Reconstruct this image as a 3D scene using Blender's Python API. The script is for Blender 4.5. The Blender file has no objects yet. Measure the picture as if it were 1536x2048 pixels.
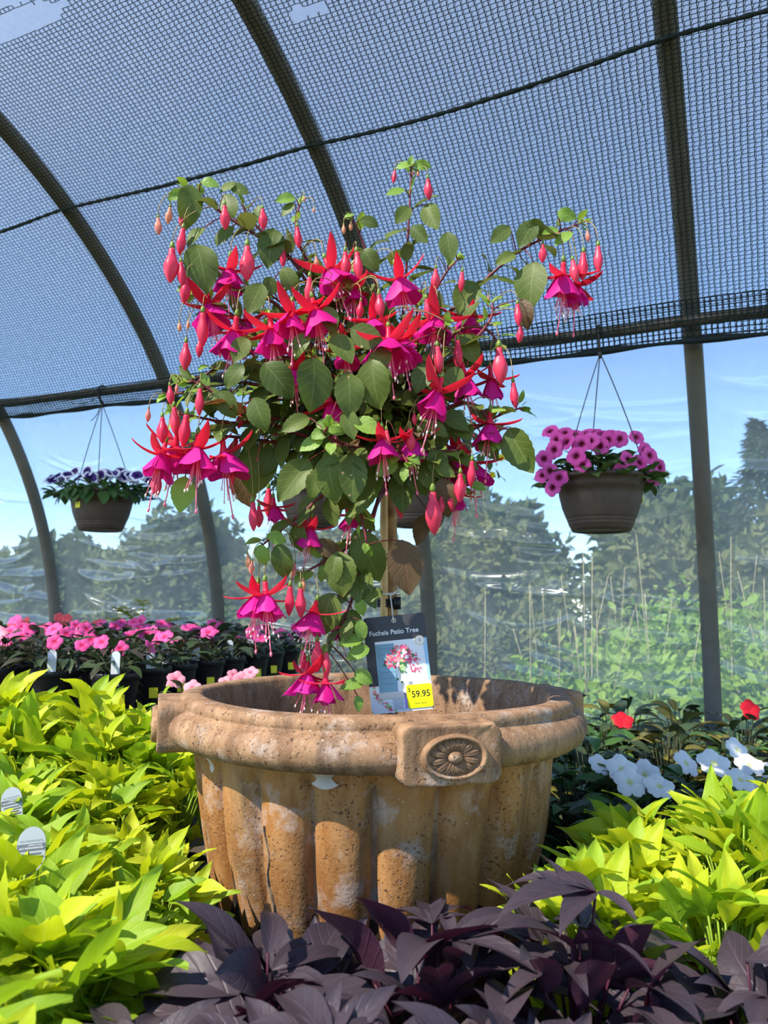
import bpy, math, random
import numpy as np
from mathutils import Vector, Matrix

random.seed(7)
rng = np.random.default_rng(7)
scene = bpy.context.scene
col = scene.collection

# ------------------------------------------------------------------ camera
F = 1538.0
PITCH, ROLL = math.radians(6.69), math.radians(0.5)
CAM = np.array([0.0, 0.0, 1.35])
_fw = np.array([0, math.cos(PITCH), math.sin(PITCH)])
_up0 = np.array([0, -math.sin(PITCH), math.cos(PITCH)])
_rt0 = np.array([1.0, 0, 0])
_rt = _rt0 * math.cos(ROLL) + _up0 * math.sin(ROLL)
_up = _up0 * math.cos(ROLL) - _rt0 * math.sin(ROLL)
cd = bpy.data.cameras.new('camera')
cam = bpy.data.objects.new('camera', cd)
col.objects.link(cam)
M = Matrix.Identity(4)
for i in range(3):
    M[i][0], M[i][1], M[i][2], M[i][3] = _rt[i], _up[i], -_fw[i], CAM[i]
cam.matrix_world = M
cd.sensor_fit = 'VERTICAL'
cd.sensor_height = 24.0
cd.lens = 24.0 * F / 2048.0
cd.clip_start = 0.02
cd.dof.use_dof = True
cd.dof.focus_distance = 1.12
cd.dof.aperture_fstop = 5.5
scene.camera = cam

# ------------------------------------------------------------------ sky, sun, exposure
SUN_AZ = np.array([-0.84, -0.543])
SUN_EL = math.radians(47)
SUN_DIR = np.array([SUN_AZ[0] * math.cos(SUN_EL), SUN_AZ[1] * math.cos(SUN_EL), math.sin(SUN_EL)])
world = bpy.data.worlds.new('sky')
scene.world = world
world.use_nodes = True
wn = world.node_tree
for n_ in list(wn.nodes):
    wn.nodes.remove(n_)
wo = wn.nodes.new('ShaderNodeOutputWorld')
wb = wn.nodes.new('ShaderNodeBackground')
ws = wn.nodes.new('ShaderNodeTexSky')
ws.sky_type = 'NISHITA'
ws.sun_disc = False
ws.sun_elevation = SUN_EL
ws.sun_rotation = math.atan2(SUN_DIR[0], SUN_DIR[1])
ws.air_density = 1.0
ws.dust_density = 0.0
ws.altitude = 3000
ws.ozone_density = 2.5
wb.inputs['Strength'].default_value = 0.34
wn.links.new(ws.outputs[0], wb.inputs[0])
wn.links.new(wb.outputs[0], wo.inputs[0])
sd = bpy.data.lights.new('sun_offscreen', 'SUN')
sd.energy = 7.4
sd.color = (1.0, 0.93, 0.82)
sd.angle = math.radians(0.55)
sun = bpy.data.objects.new('sun_offscreen', sd)
col.objects.link(sun)
sun.rotation_euler = Vector(SUN_DIR).to_track_quat('Z', 'Y').to_euler()
sun.location = (-4, -3, 6)
vs = scene.view_settings
vs.view_transform = 'Standard'
vs.look = 'None'
vs.exposure = 0.12
vs.gamma = 1.0
vs.use_curve_mapping = False

# ------------------------------------------------------------------ pixel helpers
def ray(x, y):
    return _rt * (x - 768) / F + _up * (1024 - y) / F + _fw
def pix(x, y, Y):
    d = ray(x, y)
    return CAM + d * (Y / d[1])
def onz(x, y, z):
    d = ray(x, y)
    return CAM + d * ((z - CAM[2]) / d[2])
def proj(P):
    d = np.asarray(P) - CAM
    D = d @ _fw
    return 768 + F * (d @ _rt) / D, 1024 - F * (d @ _up) / D

# ------------------------------------------------------------------ mesh helpers
class MB:
    def __init__(s):
        s.v, s.f, s.uv, s.mi, s.n = [], [], [], [], 0
    def add(s, v, f, uv=None, mi=0):
        v = np.asarray(v, float).reshape(-1, 3)
        s.v.append(v)
        s.uv.append(np.zeros((len(v), 2)) if uv is None else np.asarray(uv, float).reshape(-1, 2))
        s.f += [tuple(int(i) + s.n for i in q) for q in f]
        s.mi += [mi] * len(f)
        s.n += len(v)
        return s
    def grid(s, P, uv=None, mi=0, wrap=False):
        a, b = P.shape[:2]
        f = []
        for i in range(a - 1):
            for j in range(b if wrap else b - 1):
                k = (j + 1) % b
                f.append((i * b + j, i * b + k, (i + 1) * b + k, (i + 1) * b + j))
        return s.add(P.reshape(-1, 3), f, None if uv is None else uv.reshape(-1, 2), mi)
    def tube(s, pts, r, n=6, caps=True, mi=0):
        pts = np.asarray(pts, float)
        r = np.broadcast_to(np.asarray(r, float), (len(pts),))
        T = np.gradient(pts, axis=0)
        T /= np.linalg.norm(T, axis=1)[:, None] + 1e-12
        up = np.array([0, 0, 1.0]) if abs(T[0][2]) < .9 else np.array([1.0, 0, 0])
        a = np.linspace(0, 2 * math.pi, n, endpoint=False)
        P = np.zeros((len(pts), n, 3))
        A = np.cross(T[0], up)
        for i in range(len(pts)):
            A = A - T[i] * (A @ T[i])
            A /= np.linalg.norm(A) + 1e-12
            B = np.cross(T[i], A)
            P[i] = pts[i] + r[i] * (np.cos(a)[:, None] * A + np.sin(a)[:, None] * B)
        m0 = s.n
        uv = np.stack(np.meshgrid(np.linspace(0, 1, n), np.linspace(0, 1, len(pts))), -1)
        s.grid(P, uv, mi, wrap=True)
        if caps:
            s.f += [tuple(m0 + j for j in range(n - 1, -1, -1)), tuple(m0 + (len(pts) - 1) * n + j for j in range(n))]
            s.mi += [mi, mi]
        return s
    def lathe(s, prof, n=32, mi=0, center=(0, 0, 0)):
        prof = np.asarray(prof, float)
        a = np.linspace(0, 2 * math.pi, n, endpoint=False)
        P = np.zeros((len(prof), n, 3))
        P[:, :, 0] = prof[:, :1] * np.cos(a) + center[0]
        P[:, :, 1] = prof[:, :1] * np.sin(a) + center[1]
        P[:, :, 2] = prof[:, 1:2] + center[2]
        uv = np.stack(np.meshgrid(np.linspace(0, 1, n), np.linspace(0, 1, len(prof))), -1)
        return s.grid(P, uv, mi, wrap=True)
    def box(s, c, h, R=None, mi=0):
        c = np.asarray(c, float)
        h = np.asarray(h, float)
        q = np.array([(x, y, z) for x in (-1, 1) for y in (-1, 1) for z in (-1, 1)], float) * h
        if R is not None:
            q = q @ np.asarray(R).T
        return s.add(q + c, [(0, 1, 3, 2), (4, 6, 7, 5), (0, 4, 5, 1), (2, 3, 7, 6), (0, 2, 6, 4), (1, 5, 7, 3)], None, mi)
    def mesh(s, name, mats, smooth=True):
        me = bpy.data.meshes.new(name)
        V = np.concatenate(s.v)
        U = np.concatenate(s.uv)
        me.from_pydata(V.tolist(), [], s.f)
        li = np.zeros(len(me.loops), np.int32)
        me.loops.foreach_get('vertex_index', li)
        me.uv_layers.new(name='UVMap').data.foreach_set('uv', U[li].astype(np.float32).ravel())
        for m in (mats if isinstance(mats, (list, tuple)) else [mats]):
            me.materials.append(m)
        me.polygons.foreach_set('use_smooth', np.full(len(me.polygons), smooth))
        if any(s.mi):
            me.polygons.foreach_set('material_index', np.array(s.mi, np.int32))
        me.update()
        return me
    def obj(s, name, mats, parent=None, smooth=True):
        return link(name, s.mesh(name, mats, smooth), parent)

def quick_mesh(name, V, Fq, mat, smooth=False):
    """fast mesh of quads from numpy arrays"""
    me = bpy.data.meshes.new(name)
    me.vertices.add(len(V))
    me.vertices.foreach_set('co', V.astype(np.float32).ravel())
    me.loops.add(Fq.size)
    me.loops.foreach_set('vertex_index', Fq.astype(np.int32).ravel())
    me.polygons.add(len(Fq))
    me.polygons.foreach_set('loop_start', (np.arange(len(Fq)) * Fq.shape[1]).astype(np.int32))
    me.polygons.foreach_set('use_smooth', np.full(len(Fq), smooth))
    me.materials.append(mat)
    me.update(calc_edges=True)
    return me

def link(name, me, parent=None, M4=None):
    o = bpy.data.objects.new(name, me)
    col.objects.link(o)
    if parent is not None:
        o.parent = parent
    if M4 is not None:
        o.matrix_basis = M4
    return o
def tag(o, label=None, cat=None, group=None, kind=None):
    if label: o['label'] = label
    if cat: o['category'] = cat
    if group: o['group'] = group
    if kind: o['kind'] = kind
    return o
def empty(name, loc, label, cat, group=None, rz=0, sc=1):
    o = bpy.data.objects.new(name, None)
    o.empty_display_size = .05
    col.objects.link(o)
    o.location = loc
    o.rotation_euler = (0, 0, rz)
    o.scale = (sc, sc, sc)
    return tag(o, label, cat, group)
def copy_tree(o, parent=None, keep=None):
    c = o.copy()
    col.objects.link(c)
    if parent is not None:
        c.parent = parent
    for ch in KIDS.get(o.name, o.children):
        if keep is None or keep(ch):
            copy_tree(ch, c)
    return c
KIDS = {}
def unit(v):
    v = np.asarray(v, float)
    return v / (np.linalg.norm(v) + 1e-12)
def orient(tip, nrm, loc, sc=1.0):
    """local +Y -> tip, +Z ~ nrm"""
    y = unit(tip)
    z = np.asarray(nrm, float)
    z = z - y * (z @ y)
    if np.linalg.norm(z) < 1e-5:
        z = np.cross(y, [1, 0, 0.3])
    z = unit(z)
    x = np.cross(y, z)
    s = (sc, sc, sc) if np.isscalar(sc) else sc
    return Matrix(((x[0] * s[0], y[0] * s[1], z[0] * s[2], loc[0]), (x[1] * s[0], y[1] * s[1], z[1] * s[2], loc[1]), (x[2] * s[0], y[2] * s[1], z[2] * s[2], loc[2]), (0, 0, 0, 1)))
def bez(p0, p1, p2, n=6):
    t = np.linspace(0, 1, n)[:, None]
    return (1 - t) ** 2 * np.asarray(p0) + 2 * t * (1 - t) * np.asarray(p1) + t * t * np.asarray(p2)

# ------------------------------------------------------------------ materials
class NT:
    def __init__(s, name):
        s.m = bpy.data.materials.new(name)
        s.m.use_nodes = True
        s.t = s.m.node_tree
        for n in list(s.t.nodes):
            s.t.nodes.remove(n)
        s.out = s.n('ShaderNodeOutputMaterial')
    def n(s, ty, props=None, **inp):
        nd = s.t.nodes.new(ty)
        for k, v in (props or {}).items():
            setattr(nd, k, v)
        for k, v in inp.items():
            key = int(k[1:]) if k[0] == '_' and k[1:].isdigit() else k.replace('_', ' ')
            s.set(nd.inputs[key], v)
        return nd
    def set(s, sock, v):
        if isinstance(v, bpy.types.Node):
            s.t.links.new(v.outputs[0], sock)
        elif isinstance(v, bpy.types.NodeSocket):
            s.t.links.new(v, sock)
        else:
            if isinstance(v, (tuple, list)) and len(v) == 3 and sock.type == 'RGBA':
                v = (*v, 1)
            sock.default_value = v
    def math(s, op, a, b=0.0, c=0.0, clamp=False):
        nd = s.n('ShaderNodeMath', dict(operation=op, use_clamp=clamp))
        for i, v in enumerate((a, b, c)):
            s.set(nd.inputs[i], v)
        return nd.outputs[0]
    def mix(s, f, a, b, mode='MIX'):
        nd = s.n('ShaderNodeMix', dict(data_type='RGBA', blend_type=mode))
        s.set(nd.inputs[0], f)
        s.set(nd.inputs[6], a)
        s.set(nd.inputs[7], b)
        return nd.outputs[2]
    def ramp(s, f, pts):
        nd = s.n('ShaderNodeValToRGB', Fac=f)
        e = nd.color_ramp.elements
        while len(e) < len(pts):
            e.new(0.5)
        for q, (p, c) in zip(e, pts):
            q.position = p
            q.color = (*c, 1) if len(c) == 3 else c
        return nd.outputs[0]
    def noise(s, scale, detail=3, vec=None, rough=.55):
        nd = s.n('ShaderNodeTexNoise', Scale=scale, Detail=detail, Roughness=rough)
        if vec is not None:
            s.set(nd.inputs['Vector'], vec)
        return nd.outputs[0]
    def surf(s, sh):
        s.set(s.out.inputs['Surface'], sh)
        return s.m
    def bump(s, h, strength=.3, dist=.01):
        return s.n('ShaderNodeBump', Height=h, Strength=strength, Distance=dist).outputs[0]

def srgb(r, g, b):
    f = lambda c: (c / 255 / 12.92) if c / 255 <= .04045 else ((c / 255 + .055) / 1.055) ** 2.4
    return (f(r), f(g), f(b))

def plain(name, c, rough=.6, spec=.4, metal=0.0, c2=None, nscale=20):
    m = NT(name)
    colr = c
    if c2 is not None:
        tc = m.n('ShaderNodeTexCoord')
        colr = m.ramp(m.noise(nscale, 4, tc.outputs['Object']), [(.35, c), (.68, c2)])
    b = m.n('ShaderNodeBsdfPrincipled', Base_Color=colr, Roughness=rough, Metallic=metal)
    b.inputs['Specular IOR Level'].default_value = spec
    return m.surf(b)

def rnd01(m):
    """per object plus per island random"""
    oi = m.n('ShaderNodeObjectInfo')
    ge = m.n('ShaderNodeNewGeometry')
    return m.math('FRACT', m.math('ADD', oi.outputs['Random'], ge.outputs['Random Per Island']))

def leaf_mat(name, ca, cb, vein, trans=.35, tcol=None, rough=.45, spec=.35, spots=None, veins=7.0, back=None, tip=None, bump=.25, coat=None):
    m = NT(name)
    uv = m.n('ShaderNodeUVMap')
    sx = m.n('ShaderNodeSeparateXYZ', _0=uv.outputs[0])
    u, v = sx.outputs[0], sx.outputs[1]
    au = m.math('ABSOLUTE', m.math('SUBTRACT', u, .5))
    mid = m.math('SUBTRACT', 1.0, m.math('MULTIPLY', au, 28.0), clamp=True)
    w = m.math('FRACT', m.math('SUBTRACT', m.math('MULTIPLY', v, veins), m.math('MULTIPLY', au, 3.2)))
    side = m.math('SUBTRACT', 1.0, m.math('MULTIPLY', m.math('ABSOLUTE', m.math('SUBTRACT', w, .5)), 9.0), clamp=True)
    vm = m.math('MAXIMUM', mid, m.math('MULTIPLY', side, .55), clamp=True)
    r = rnd01(m)
    tc = m.n('ShaderNodeTexCoord')
    nz = m.noise(3.0, 3, tc.outputs['Object'])
    base = m.mix(m.math('ADD', m.math('MULTIPLY', r, .75), m.math('MULTIPLY', m.math('SUBTRACT', nz, .5), .5), clamp=True), ca, cb)
    if tip is not None:
        base = m.mix(m.math('MULTIPLY', au, 1.1, clamp=True), tip, base)
    c = m.mix(m.math('MULTIPLY', vm, .5), base, vein)
    if spots:
        off = m.n('ShaderNodeVectorMath', dict(operation='ADD'), _0=tc.outputs['Object'])
        m.set(off.inputs[1], m.n('ShaderNodeCombineXYZ', X=m.math('MULTIPLY', r, 37.0), Y=m.math('MULTIPLY', r, 11.0)).outputs[0])
        sp = m.n('ShaderNodeTexVoronoi', Scale=7.0, Vector=off.outputs[0])
        s1 = m.math('LESS_THAN', sp.outputs['Distance'], .2)
        pick = m.math('GREATER_THAN', m.n('ShaderNodeSeparateColor', _0=sp.outputs['Color']).outputs[0], .8)
        act = m.math('GREATER_THAN', m.math('FRACT', m.math('MULTIPLY', r, 7.3)), .55)
        c = m.mix(m.math('MULTIPLY', m.math('MULTIPLY', s1, pick), act), c, spots)
    if back is not None:
        ge = m.n('ShaderNodeNewGeometry')
        c = m.mix(m.math('MULTIPLY', ge.outputs['Backfacing'], .8), c, back)
    nrm = m.bump(m.math('SUBTRACT', m.math('MULTIPLY', nz, .4), vm), bump, .02)
    b = m.n('ShaderNodeBsdfPrincipled', Base_Color=c, Roughness=rough, Normal=nrm)
    b.inputs['Specular IOR Level'].default_value = spec
    if trans <= 0:
        return m.surf(b)
    t = m.n('ShaderNodeBsdfTranslucent', Color=m.mix(.5, c, tcol or cb) if tcol else c)
    return m.surf(m.n('ShaderNodeMixShader', _0=trans, _1=b, _2=t))

def petal_mat(name, ca, cb, trans=.3, rough=.5, center=None, cr=.3, edge=None):
    """colour runs along v: 0 base, 1 rim"""
    m = NT(name)
    uv = m.n('ShaderNodeUVMap')
    sx = m.n('ShaderNodeSeparateXYZ', _0=uv.outputs[0])
    r = rnd01(m)
    c = m.mix(m.math('MULTIPLY', r, 1.0), ca, cb)
    st = m.noise(14.0, 2, m.n('ShaderNodeCombineXYZ', X=m.math('MULTIPLY', sx.outputs[0], 6.0), Y=m.math('MULTIPLY', sx.outputs[1], .5)).outputs[0])
    c = m.mix(m.math('MULTIPLY', st, .35), c, tuple(x * .7 for x in ca))
    if center is not None:
        pts = [(0, center), (cr * .7, center), (cr, tuple(.5 * (a + b) for a, b in zip(center, ca))), (min(cr + .25, 1), (1, 1, 1))]
        k = m.math('SUBTRACT', 1.0, m.math('DIVIDE', sx.outputs[1], cr + .2), clamp=True)
        c = m.mix(m.math('MULTIPLY', k, 1.6, clamp=True), c, center)
    if edge is not None:
        c = m.mix(m.math('GREATER_THAN', m.math('ADD', sx.outputs[1], m.math('MULTIPLY', m.noise(6.0), .7)), 1.06), c, edge)
    b = m.n('ShaderNodeBsdfPrincipled', Base_Color=c, Roughness=rough)
    b.inputs['Specular IOR Level'].default_value = .3
    t = m.n('ShaderNodeBsdfTranslucent', Color=c)
    return m.surf(m.n('ShaderNodeMixShader', _0=trans, _1=b, _2=t))
# ------------------------------------------------------------------ greenhouse shell
TH, DIST, UD, SP = 0.4411, 2.6171, -0.1124, 0.9323
EA, EB, EZ = 1.8622, 1.8847, 1.0244
UV_ = np.array([math.cos(TH), -math.sin(TH), 0])
NV_ = np.array([-math.sin(TH), -math.cos(TH), 0])
W0 = -NV_ * DIST
ZV = np.array([0, 0, 1.0])
def hoop_w(z):
    t = np.clip((np.asarray(z, float) - EZ) / EB, 0, 1)
    return EA - EA * np.sqrt(np.maximum(0, 1 - t * t))
def arc(phi, off=0.0):
    """phi<0: straight leg (metres below the spring line); 0..pi/2 along the ellipse; off inward"""
    phi = np.asarray(phi, float)
    a, b = EA - off, EB - off
    leg = phi < 0
    w = np.where(leg, off, EA - a * np.cos(np.maximum(phi, 0)))
    z = np.where(leg, EZ + phi, EZ + b * np.sin(np.maximum(phi, 0)))
    return w, z
def shell(u, phi, off=0.0):
    w, z = arc(phi, off)
    u = np.asarray(u, float)
    return W0 + u[..., None] * UV_ + w[..., None] * NV_ + z[..., None] * ZV
def wall_to_uw(P):
    d = np.asarray(P) - W0
    return d @ UV_, d @ NV_
def uwz(u, w, z):
    return W0 + UV_ * u + NV_ * w + ZV * z

m_galv = plain('weathered_galvanised_pipe', srgb(112, 106, 95), .6, .4, .2, srgb(98, 92, 80), 9)
m_purl = plain('dull_steel_pipe', srgb(110, 100, 86), .55, .4, .3, srgb(70, 62, 52), 40)
hoop_names = ['beside the violet petunia basket',
              'rising behind the pale pink impatiens shelf', 'standing behind the fuchsia trunk',
              'standing straight behind the variegated and white impatiens']
phis = np.concatenate([np.linspace(-EZ, -.05, 6), np.linspace(0, math.pi / 2, 40)])
HOOP_U = [UD + (k - 3) * SP for k in range(-1, 5)]
for k, hu in enumerate(HOOP_U):
    mb = MB()
    mb.tube(shell(np.full(phis.shape, hu), phis), .026, 14)
    o = mb.obj('greenhouse_hoop', m_galv)
    lab = 'bent grey steel greenhouse hoop ' + (['at the far end past the purple petunia basket'] + hoop_names + ['beyond the pink petunia basket'])[k]
    tag(o, lab, 'pipe', 'greenhouse hoops')
# ridge pipe joining the hoops overhead
mb = MB()
mb.tube(shell(np.array([HOOP_U[0] - .3, HOOP_U[-1] + .3]), np.array([math.pi / 2] * 2), .045), .02, 10)
tag(mb.obj('ridge_pipe', m_galv), 'straight steel ridge pipe along the top of the hoops', 'pipe')
# purlin
ZP = 2.16
PHP = math.asin((ZP - EZ) / EB)
us = np.linspace(UD - 4.2 * SP, UD + 1.3 * SP, 60)
PUR_OFF = .045
def purlin_pt(u):
    # the pipe runs in slight kinks between the hoops
    sag = -.012 * np.sin(math.pi * ((np.asarray(u, float) - UD) / SP % 1.0)) + .004 * np.sin(np.asarray(u) * 7)
    P = shell(u, np.full(np.shape(u), PHP), PUR_OFF)
    P[..., 2] += sag + .055 * (UD - np.asarray(u, float)) / (3 * SP)
    return P
mb = MB()
mb.tube(purlin_pt(us), .0165, 10)
tag(mb.obj('purlin_pipe', m_purl), 'long horizontal steel pipe carrying the hanging baskets', 'pipe')

# shade cloth: knitted net of real threads
m_net = NT('dark_green_knitted_net')
b_ = m_net.n('ShaderNodeBsdfPrincipled', Base_Color=(.012, .02, .02), Roughness=.6)
b_.inputs['Specular IOR Level'].default_value = .25
m_net = m_net.surf(b_)
NU0, NU1 = UD - 4.1 * SP, UD + 1.25 * SP
du, dv = .0150, .0106
OFFC = .03
arc_len = EB * .93
phi_top = math.radians(86)
n_u = int((NU1 - NU0) / du)
phi_bot = PHP - .02
n_v = int((phi_top - phi_bot) * 1.88 / dv)
gu = np.linspace(NU0, NU1, n_u)
gp = np.linspace(phi_bot, phi_top, n_v)
U, PH = np.meshgrid(gu, gp, indexing='ij')          # (n_u, n_v)
def net_off(U, PH):
    s = ((U - UD) / SP) % 1.0
    k = np.sin(math.pi * s)
    low = np.clip((PHP + .12 - PH) / .17, 0, 1)
    return OFFC + .03 * k * np.sin((PH - PHP) * 3) + low * .045 + .012 * low * np.sin(U * 9)
def net_pt(U, PH, extra=0.0):
    P = shell(U, PH, 0.0)
    off = net_off(U, PH) + extra
    nx = np.cos(PH)[..., None] * NV_ - np.sin(PH)[..., None] * ZV
    P = P + nx * off[..., None]
    low = np.clip((PHP + .02 - PH) / .075, 0, 1)
    kk = np.clip((U - (UD - 3 * SP)) / (3 * SP), 0, 1.2)
    P[..., 2] += low * (.055 * (1 - kk) - .005 - .035 * kk)
    return P
wob = .12 * rng.normal(size=(n_u, n_v))
Uw = U + wob * du * .5
PHw = PH + rng.normal(size=PH.shape) * (dv / 1.88) * .07
P = net_pt(Uw, PHw)
# two torn holes, placed in the cloth where sky shows bare
hx, hy = proj(P)
hx = hx + rng.normal(0, 5, hx.shape)
hy = hy + rng.normal(0, 3, hy.shape)
hole = (((hx - 42) * .93 + (hy - 43) * -.36) / 92) ** 2 + (((hx - 42) * .36 + (hy - 43) * .93) / 24) ** 2 < 1
hole |= (((hx - 612) * .95 + (hy - 24) * -.3) / 36) ** 2 + (((hx - 612) * .3 + (hy - 24) * .95) / 9) ** 2 < 1
hole |= (((hx - 10) * .93 + (hy + 2) * -.36) / 60) ** 2 + (((hx - 10) * .36 + (hy + 2) * .93) / 14) ** 2 < 1
Vs, Fs = [], []
nvert = 0
def ribbons(A, B, wd, side):
    """flat threads A->B (N,3), half width wd along side (N,3)"""
    global nvert
    V = np.stack([A - side * wd, A + side * wd, B + side * wd, B - side * wd], 1)
    n = len(V)
    Vs.append(V.reshape(-1, 3))
    Fs.append(np.arange(n * 4).reshape(n, 4) + nvert)
    nvert += n * 4
tv = np.gradient(P, axis=1)
tv /= np.linalg.norm(tv, axis=2)[..., None]
ok = ~(hole[:-1] | hole[1:])
A, B = P[:-1][ok], P[1:][ok]
ribbons(A, B, .0009, np.broadcast_to(tv[:-1][ok], A.shape))
# zig-zag loops of the warp
side = np.broadcast_to(UV_, P[:, :-1].shape)
mid = net_pt(Uw[:, 1:] + du * .34, PHw[:, 1:], .0012)
ok2 = ~(hole[:, :-1] | hole[:, 1:])
nrm_ = np.cross(tv[:, :-1], UV_)
for a, b in ((P[:, :-1], mid), (P[:, :-1], P[:, 1:])):
    ribbons(a[ok2], b[ok2], .0009, side[ok2])
me = quick_mesh('shade_cloth', np.concatenate(Vs), np.concatenate(Fs), m_net)
net = link('shade_cloth', me)
tag(net, 'dark green knitted shade cloth stretched inside the hoops above the baskets', 'shade cloth')
# cord woven into the cloth, hem roll at its lower edge
mb = MB()
ucord = np.linspace(NU0, NU1, 420)
PHR = math.asin((2.635 - EZ) / EB)
pc = net_pt(ucord, PHR + .006 * np.sin(ucord * 3.1 + 1), .004)
mb.tube(pc, .0052 + .0012 * np.sin(np.arange(420) * 1.9), 6)
m_cord = plain('black_green_cord', (.014, .022, .022), .7, .2)
mb.obj('cord', m_cord, net)
mb = MB()
pc = net_pt(np.linspace(NU0, NU1, 120), np.full(120, phi_bot), .0)
mb.tube(pc, .008 + .003 * np.sin(np.arange(120) * .9), 6)
mb.obj('hem', m_cord, net)
# slack fold of the cloth lying doubled along the hem
gu2 = np.linspace(NU0, NU1, n_u)
gp2 = np.linspace(phi_bot, phi_bot + .052, 9)
U2, P2 = np.meshgrid(gu2, gp2, indexing='ij')
Q = net_pt(U2 + .004, P2, .012)
Vs, Fs, nvert = [], [], 0
s2 = unit(Q[0, 1] - Q[0, 0])
ribbons(Q[:-1].reshape(-1, 3), Q[1:].reshape(-1, 3), .0016, np.broadcast_to(s2, (Q[:-1].shape[0] * 9, 3)))
ribbons(Q[:, :-1].reshape(-1, 3), Q[:, 1:].reshape(-1, 3), .0016, np.broadcast_to(UV_, (n_u * 8, 3)))
fo = link('folded_edge', quick_mesh('folded_edge', np.concatenate(Vs), np.concatenate(Fs), m_net), net)

# clear plastic skin outside the hoops
m_poly = NT('clear_greenhouse_plastic')
tc = m_poly.n('ShaderNodeTexCoord')
cloud = m_poly.noise(1.3, 4, tc.outputs['Object'])
dirt = m_poly.noise(34.0, 5, tc.outputs['Object'])
fr = m_poly.n('ShaderNodeFresnel', IOR=1.42)
tr0 = m_poly.n('ShaderNodeBsdfTransparent', Color=(.90, .955, .97))
rf = m_poly.n('ShaderNodeBsdfRefraction', Color=(.90, .955, .97), Roughness=.10, IOR=1.0)
tr = m_poly.n('ShaderNodeMixShader', _0=.6, _1=tr0, _2=rf)
tl = m_poly.n('ShaderNodeBsdfTranslucent', Color=(.86, .88, .83))
df = m_poly.n('ShaderNodeBsdfDiffuse', Color=(.80, .81, .76))
hz_ = m_poly.n('ShaderNodeMixShader', _0=.55, _1=tl, _2=df)
fac = m_poly.math('ADD', .30, m_poly.math('MULTIPLY', m_poly.math('SUBTRACT', m_poly.math('MULTIPLY', cloud, dirt), .12), .42), clamp=True)
m1 = m_poly.n('ShaderNodeMixShader', _0=fac, _1=tr, _2=hz_)
gl = m_poly.n('ShaderNodeBsdfGlossy', Color=(.95, .97, 1), Roughness=.2)
m2 = m_poly.n('ShaderNodeMixShader', _0=m_poly.math('MULTIPLY', fr, 1.8), _1=m1, _2=gl)
m_poly = m_poly.surf(m2)
pu = np.linspace(UD - 4.3 * SP, UD + 1.35 * SP, 620)
pp = np.concatenate([np.linspace(-.75, -.10, 16), np.linspace(-.096, -.004, 24), np.linspace(0, .62, 300), np.linspace(.64, math.pi / 2, 30)])
U, PH = np.meshgrid(pu, pp, indexing='ij')
off = np.full(U.shape, -.026)
S = ((U - UD) / SP)
K = np.floor(S)
s = S - K
H = np.where(PH < 0, PH, PH * 1.87)          # rough height above the spring line
off += .016 * np.sin(math.pi * s) ** 2 * np.cos(H * 2.0 + K)
fr_ = np.random.default_rng(21)
folds = []
for kk in range(-5, 2):
    for _ in range(26):
        folds.append((kk, fr_.uniform(-.1, 1.05), fr_.uniform(.0, .55), fr_.uniform(.35, .75), fr_.uniform(-.07, .07), fr_.uniform(.02, .07), fr_.uniform(.008, .019), fr_.uniform(.8, 1.6)))
for (kk, h0, a0, ln, tilt, sag, wd, amp) in folds:
    q = (K == kk)
    x = (s - a0) / ln
    env = np.where((x > 0) & (x < 1), np.sin(math.pi * np.clip(x, 0, 1)) ** .7, 0)
    hc = h0 + tilt * (x - .5) - sag * (1 - (2 * x - 1) ** 2) - .05 * x
    d = (H - hc) / wd
    off += q * env * amp * wd * np.exp(-d * d)
# taut pulled folds, flat faced, lying along the direction in which the sheet is stretched
for kk in range(-4, 1):
    for j in range(6):
        hc0 = fr_.uniform(.16, .95)
        a0, ln = fr_.uniform(.02, .45), fr_.uniform(.3, .55)
        sa = fr_.uniform(.45, 1.15)
        tl0 = fr_.uniform(-.12, .26)
        wd = fr_.uniform(.009, .017)
        x = (s - a0) / ln
        env = np.clip(np.minimum(x, 1 - x) * 5, 0, 1) * (K == kk)
        d = (H - (hc0 + tl0 * (s - a0 - ln / 2) * SP - .03 * (1 - (2 * x - 1) ** 2) + .03)) / wd
        off += env * sa * wd * np.where(d < 0, np.clip(1 + d / 3.5, 0, 1), np.clip(1 - d, 0, 1))
# fine gathered creases fanning out from each hoop
for kk in range(-5, 2):
    for _ in range(16):
        h0, rate, wd, amp = fr_.uniform(-.6, 1.0), fr_.uniform(-1.1, .35), fr_.uniform(.006, .014), fr_.uniform(.001, .0028)
        x = s * SP
        d = (H - h0 - rate * x - .6 * x * x * np.sign(rate)) / wd
        off += (K == kk) * amp * np.exp(-d * d) * np.exp(-x / .16)
Pq = shell(U, PH, 0.0)
nx = np.where((PH < 0)[..., None], NV_, np.cos(PH)[..., None] * NV_ - np.sin(PH)[..., None] * ZV)
Pq = Pq + nx * off[..., None]
na, nb = U.shape
ii = (np.arange(na - 1)[:, None] * nb + np.arange(nb - 1)).ravel()
Fq = np.stack([ii, ii + nb, ii + nb + 1, ii + 1], 1)
wb_ = link('wall_back', quick_mesh('wall_back', Pq.reshape(-1, 3), Fq, m_poly, True))
tag(wb_, 'clear wrinkled plastic sheet skin of the greenhouse', 'wall', kind='structure')

# ------------------------------------------------------------------ ground
m_gr = plain('rough_grass_ground', srgb(70, 92, 44), .95, .1, 0, srgb(96, 88, 58), 2.5)
mb = MB()
g = np.zeros((30, 30, 3))
gx, gy = np.meshgrid(np.linspace(-40, 40, 30), np.linspace(-25, 60, 30), indexing='ij')
g[..., 0], g[..., 1] = gx, gy
mb.grid(g)
tag(mb.obj('floor', m_gr), 'grassy earth ground', 'ground', kind='structure')

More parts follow.
